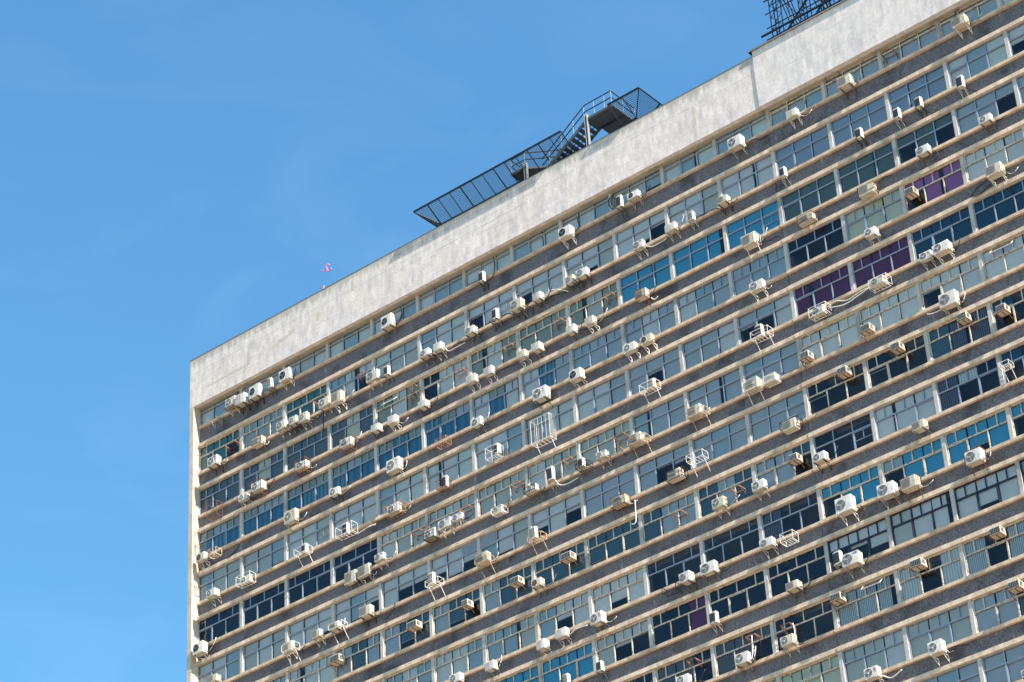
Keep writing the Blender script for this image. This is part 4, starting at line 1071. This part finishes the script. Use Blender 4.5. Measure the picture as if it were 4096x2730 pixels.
# ------------------------------------------------------------ roof: tray screens, stair, lattice, pipe, lamp
def tray(name, label, P0, P1, nd, wl, out=1.33, up=.76, left=True, right=False):
    """inclined wire screen along the roof edge; P0..P1 is its foot line"""
    t = thing(name, label, 'safety screen', (P0[0], P0[1], P0[2] + ZT), 'wire safety screens on the roof'); Lx = P1[0] - P0[0]
    e0 = -1.15 if left else 0; e1 = 1.3 if right else 0
    m = MB()
    m.bar((e0, -out, up), (Lx + e1, -out, up), .09, 'dark'); m.bar((0, 0, 0), (Lx, 0, 0), .08, 'dark')
    if left: m.bar((e0, -out, up), (e0, 1.2, up), .07, 'dark'); m.bar((0, 0, 0), (0, 1.2, 0), .07, 'dark')
    if not left: m.bar((0, 0, 0), (e0, -out, up), .06, 'dark')
    if right: m.bar((Lx + e1, -out, up), (Lx + e1, 1.5, up), .07, 'dark'); m.bar((Lx, 0, 0), (Lx, 1.5, 0), .07, 'dark')
    if not right: m.bar((Lx + e1, -out, up), (Lx, 0, 0), .06, 'dark')
    ob('rim', m, t)
    for k in range(nd + 1):
        m = MB(); x = Lx * k / nd; m.bar((x, 0, 0), (x, -out, up), .05, 'dark'); ob('rib', m, t)
    if left:
        m = MB(); m.bar((0, 0, 0), (e0, -out, up), .055, 'dark'); m.bar((0, 1.0, 0), (e0, 1.0, up), .05, 'dark'); ob('rib', m, t)
    if right:
        m = MB(); m.bar((Lx, 0, 0), (Lx + e1, -out, up), .055, 'dark'); m.bar((Lx, .8, 0), (Lx + e1, .8, up), .05, 'dark'); ob('rib', m, t)
    m = MB(); n = int(math.hypot(out, up) / .11); th = .016
    for k in range(1, n):
        f = k / n; m.bar((e0 * f, -out * f, up * f), (Lx + e1 * f, -out * f, up * f), th, 'dark')
    x = e0 + .1
    while x < Lx + e1:
        a = 0 if 0 <= x <= Lx else (x / e0 if x < 0 else (x - Lx) / e1)
        m.bar((x, -out * a, up * a), (x, -out, up), th, 'dark'); x += .11
    for sgn, e, xb, on in ((-1, e0, 0, left), (1, e1, Lx, right)):
        if not on: continue
        for k in range(1, n): f = k / n; m.bar((xb + e * f, -out * f, up * f), (xb + e * f, 1.2, up * f), th, 'dark')
        y = -out + .1
        while y < 1.2:
            a = max(0, -y / out); m.bar((xb + e * a, y, up * a), (xb + e, y, up), th, 'dark'); y += .11
    ob('wire_mesh', m, t)
    return t
tray('safety_screen', 'long black wire mesh screen sloping out over the parapet, left of the stair', (21.63, .3, 4.5), (32.6, .3, 4.58), 12, .9, 1.33, .88)
tray('safety_screen', 'short black wire mesh screen at the upper right end of the roof stair', (36.3, .3, 4.55), (37.4, .3, 4.55), 1, .9, 1.33, .88, False, True)
st = thing('roof_stair', 'dark steel roof stair with two landings and pipe railings above the parapet', 'staircase', (27.85, -.1, 3.4 + ZT))
X0, Y0, Z0 = 27.85, -.1, 3.4
def L_(x, y, z): return (x - X0, y - Y0, z - Z0)
m = MB(); m.poly([(0, 0), (1.1, 0), (2.9, 1.3), (2.9, 2.2), (0, 2.2)], 5.0 - Z0 - .12, 5.0 - Z0, 'steel')
m.bar(L_(27.85, -.1, 4.95), L_(28.95, -.1, 4.95), .16, 'steel'); ob('lower_landing', m, st)
m = MB(); m.box(34.15 - X0, 36.0 - X0, 0, 2.4, 6.12 - Z0 - .12, 6.12 - Z0, 'steel')
m.bar(L_(34.15, -.1, 6.06), L_(36.0, -.1, 6.06), .17, 'steel'); m.bar(L_(36.0, -.1, 6.06), L_(36.0, 2.3, 6.06), .15, 'steel'); m.bar(L_(34.15, 1.1, 6.0), L_(36.0, 1.1, 6.0), .12, 'dark'); ob('upper_landing', m, st)
for yy in (-.1, 1.15):
    m = MB(); m.bar(L_(30.3, yy, 3.8), L_(34.15, yy, 6.1), .08, 'steel', .22); ob('stringer', m, st)
for k in range(12):
    f = (k + .5) / 12; m = MB(); x = 30.3 + 3.85 * f; z = 3.8 + 2.3 * f + .04; m.box(x - .14 - X0, x + .16 - X0, .0, 1.25, z - .04 - Z0, z - Z0, 'steel'); ob('tread', m, st)
for x, z in ((29.05, 5.22), (34.0, 6.40)):
    m = MB()
    for a in (-.09, .09): m.box(x + a - .015 - X0, x + a + .015 - X0, -.16, .04, .3, z - Z0, 'galv')
    m.box(x - .08 - X0, x + .08 - X0, -.07, -.05, .3, z - Z0, 'steel'); ob('column', m, st)
def rail(pts, h, posts):
    m = MB()
    for a, b2 in zip(pts, pts[1:]):
        for q in (h, h * .55): m.bar(L_(a[0], a[1], a[2] + q), L_(b2[0], b2[1], b2[2] + q), .05, 'dark')
    ob('handrail', m, st)
    for p in posts: m = MB(); m.bar(L_(*p), L_(p[0], p[1], p[2] + h), .045, 'galv'); ob('baluster', m, st)
rail([(30.3, -.1, 3.8), (33.9, -.1, 6.1), (35.95, -.1, 6.12), (35.95, 2.3, 6.12)], 1.12, [(30.9, -.1, 4.1), (31.9, -.1, 4.75), (32.9, -.1, 5.4), (33.8, -.1, 6.0), (34.6, -.1, 6.12), (35.4, -.1, 6.12), (35.95, -.1, 6.12), (35.95, 1.1, 6.12), (35.95, 2.3, 6.12)])
rail([(30.3, 1.15, 3.8), (34.1, 1.15, 6.1)], 1.0, [(31.3, 1.15, 4.4), (32.8, 1.15, 5.3)])
rail([(27.85, 1.4, 5.0), (27.85, -.1, 5.0), (28.95, -.1, 5.0), (30.75, 1.2, 5.0), (32.3, 1.2, 5.0)], 1.12, [(27.85, .9, 5.0), (27.85, -.1, 5.0), (28.95, -.1, 5.0), (30.75, 1.2, 5.0), (31.8, 1.2, 4.9)])
# sign scaffold
lt = thing('lattice_scaffold', 'black steel lattice scaffold standing on the roof at the upper right', 'scaffold', (47.7, .6, 3.4 + ZT))
def LT(x, y, z): return (x - 47.7, y - .6, z - 3.4)
xs = [47.7, 49.7, 51.3, 53.0, 54.8]
for x in xs:
    m = MB(); w = .5
    for a in (0, w):
        for c_ in (0, w): m.bar(LT(x + a, .3 + c_, 3.6), LT(x + a, .3 + c_, 13), .05, 'dark')
    z = 3.8
    while z < 12.8:
        for c_ in (0, w): m.bar(LT(x, .3 + c_, z), LT(x + w, .3 + c_, z + .45), .03, 'dark'); m.bar(LT(x + w, .3 + c_, z + .45), LT(x, .3 + c_, z + .9), .03, 'dark')
        m.bar(LT(x, .3, z), LT(x, .8, z + .45), .03, 'dark')
        z += .9
    ob('lattice_column', m, lt)
for z, x0, t in ((4.97, 47.3, .05), (5.41, 46.95, .10), (5.78, 47.4, .05), (6.85, 47.4, .05), (7.35, 47.9, .04), (7.85, 47.4, .06), (8.9, 47.3, .07), (10.2, 47.3, .07), (11.5, 47.3, .07)):
    m = MB(); m.bar(LT(x0, .22, z), LT(57.4, .22, z), t, 'dark'); ob('rail', m, lt)
for x in xs[:-1]:
    m = MB(); m.bar(LT(x + .4, .25, 4.3), LT(x + 2.6, .25, 6.4), .09, 'dark'); m.bar(LT(x + 2.6, .25, 6.4), LT(x + 4.4, .25, 8.6), .07, 'dark'); m.bar(LT(x + 2.6, .25, 4.3), LT(x + .4, .25, 8.4), .05, 'dark'); ob('brace', m, lt)
    m = MB()   # inclined rear truss
    for a in (0, .4): m.bar(LT(x + .2 + a, .8, 9.5), LT(x + .2 + a, 4.2, 3.6), .05, 'dark'); m.bar(LT(x + .2 + a, 1.1, 9.9), LT(x + .2 + a, 4.6, 3.8), .05, 'dark')
    for k in range(9):
        f = k / 9; g_ = (k + 1) / 9
        m.bar(LT(x + .2, .8 + 3.4 * f, 9.5 - 5.9 * f), LT(x + .6, 1.1 + 3.5 * g_, 9.9 - 6.1 * g_), .028, 'dark'); m.bar(LT(x + .6, .8 + 3.4 * f, 9.5 - 5.9 * f), LT(x + .2, 1.1 + 3.5 * g_, 9.9 - 6.1 * g_), .028, 'dark')
    ob('rear_truss', m, lt)
m = MB(); m.tube([(0, 0, 0), (0, 0, .50)], .06, 'orangepipe', 10); m.tube([(0, 0, .50), (0, 0, .55)], .065, 'wcable', 10)
MT['orangepipe'] = plain('orange_plastic_pipe', (.60, .16, .03), .5)
tag(ob('vent_pipe', m, None, (11.82, -.25, 3.62 + ZT)), 'short orange vent pipe standing on the parapet edge left of the screen', 'pipe')
m = MB(); m.tube([(0, 0, 0), (0, 0, .08)], .03, 'galv', 8); m.rbox(-.09, .09, -.09, .09, .08, .2, .03, 'white')
tag(ob('roof_lamp', m, None, (47.55, -.38, 4.06 + ZT)), 'tiny white lamp on the parapet edge below the lattice scaffold', 'lamp')
# pink colour streak in the sky, given a body as curled tubes
RS = .56
m = MB(); P = smooth([(-.55, 0, .10), (-.3, .05, .18), (-.12, .1, .0), (.05, .08, .22), (.28, 0, .22), (.30, -.1, .5), (.55, -.05, .62), (.78, .05, .38)], 5)
m.tube([q * RS for q in P], .035, 'pink', 6)
P = smooth([(.28, 0, .22), (.36, .05, -.08), (.55, .08, -.30), (.80, .05, -.26), (1.05, 0, -.22)], 5); m.tube([q * RS for q in P], .045, 'pink', 6)
MT['pink'] = plain('pink_streak', (.85, .18, .42), .5)
tag(ob('streak', m, None, (12.2, -.5, 5.1 + ZT)), 'small curled pink ribbon in the blue sky above the parapet', 'streak')
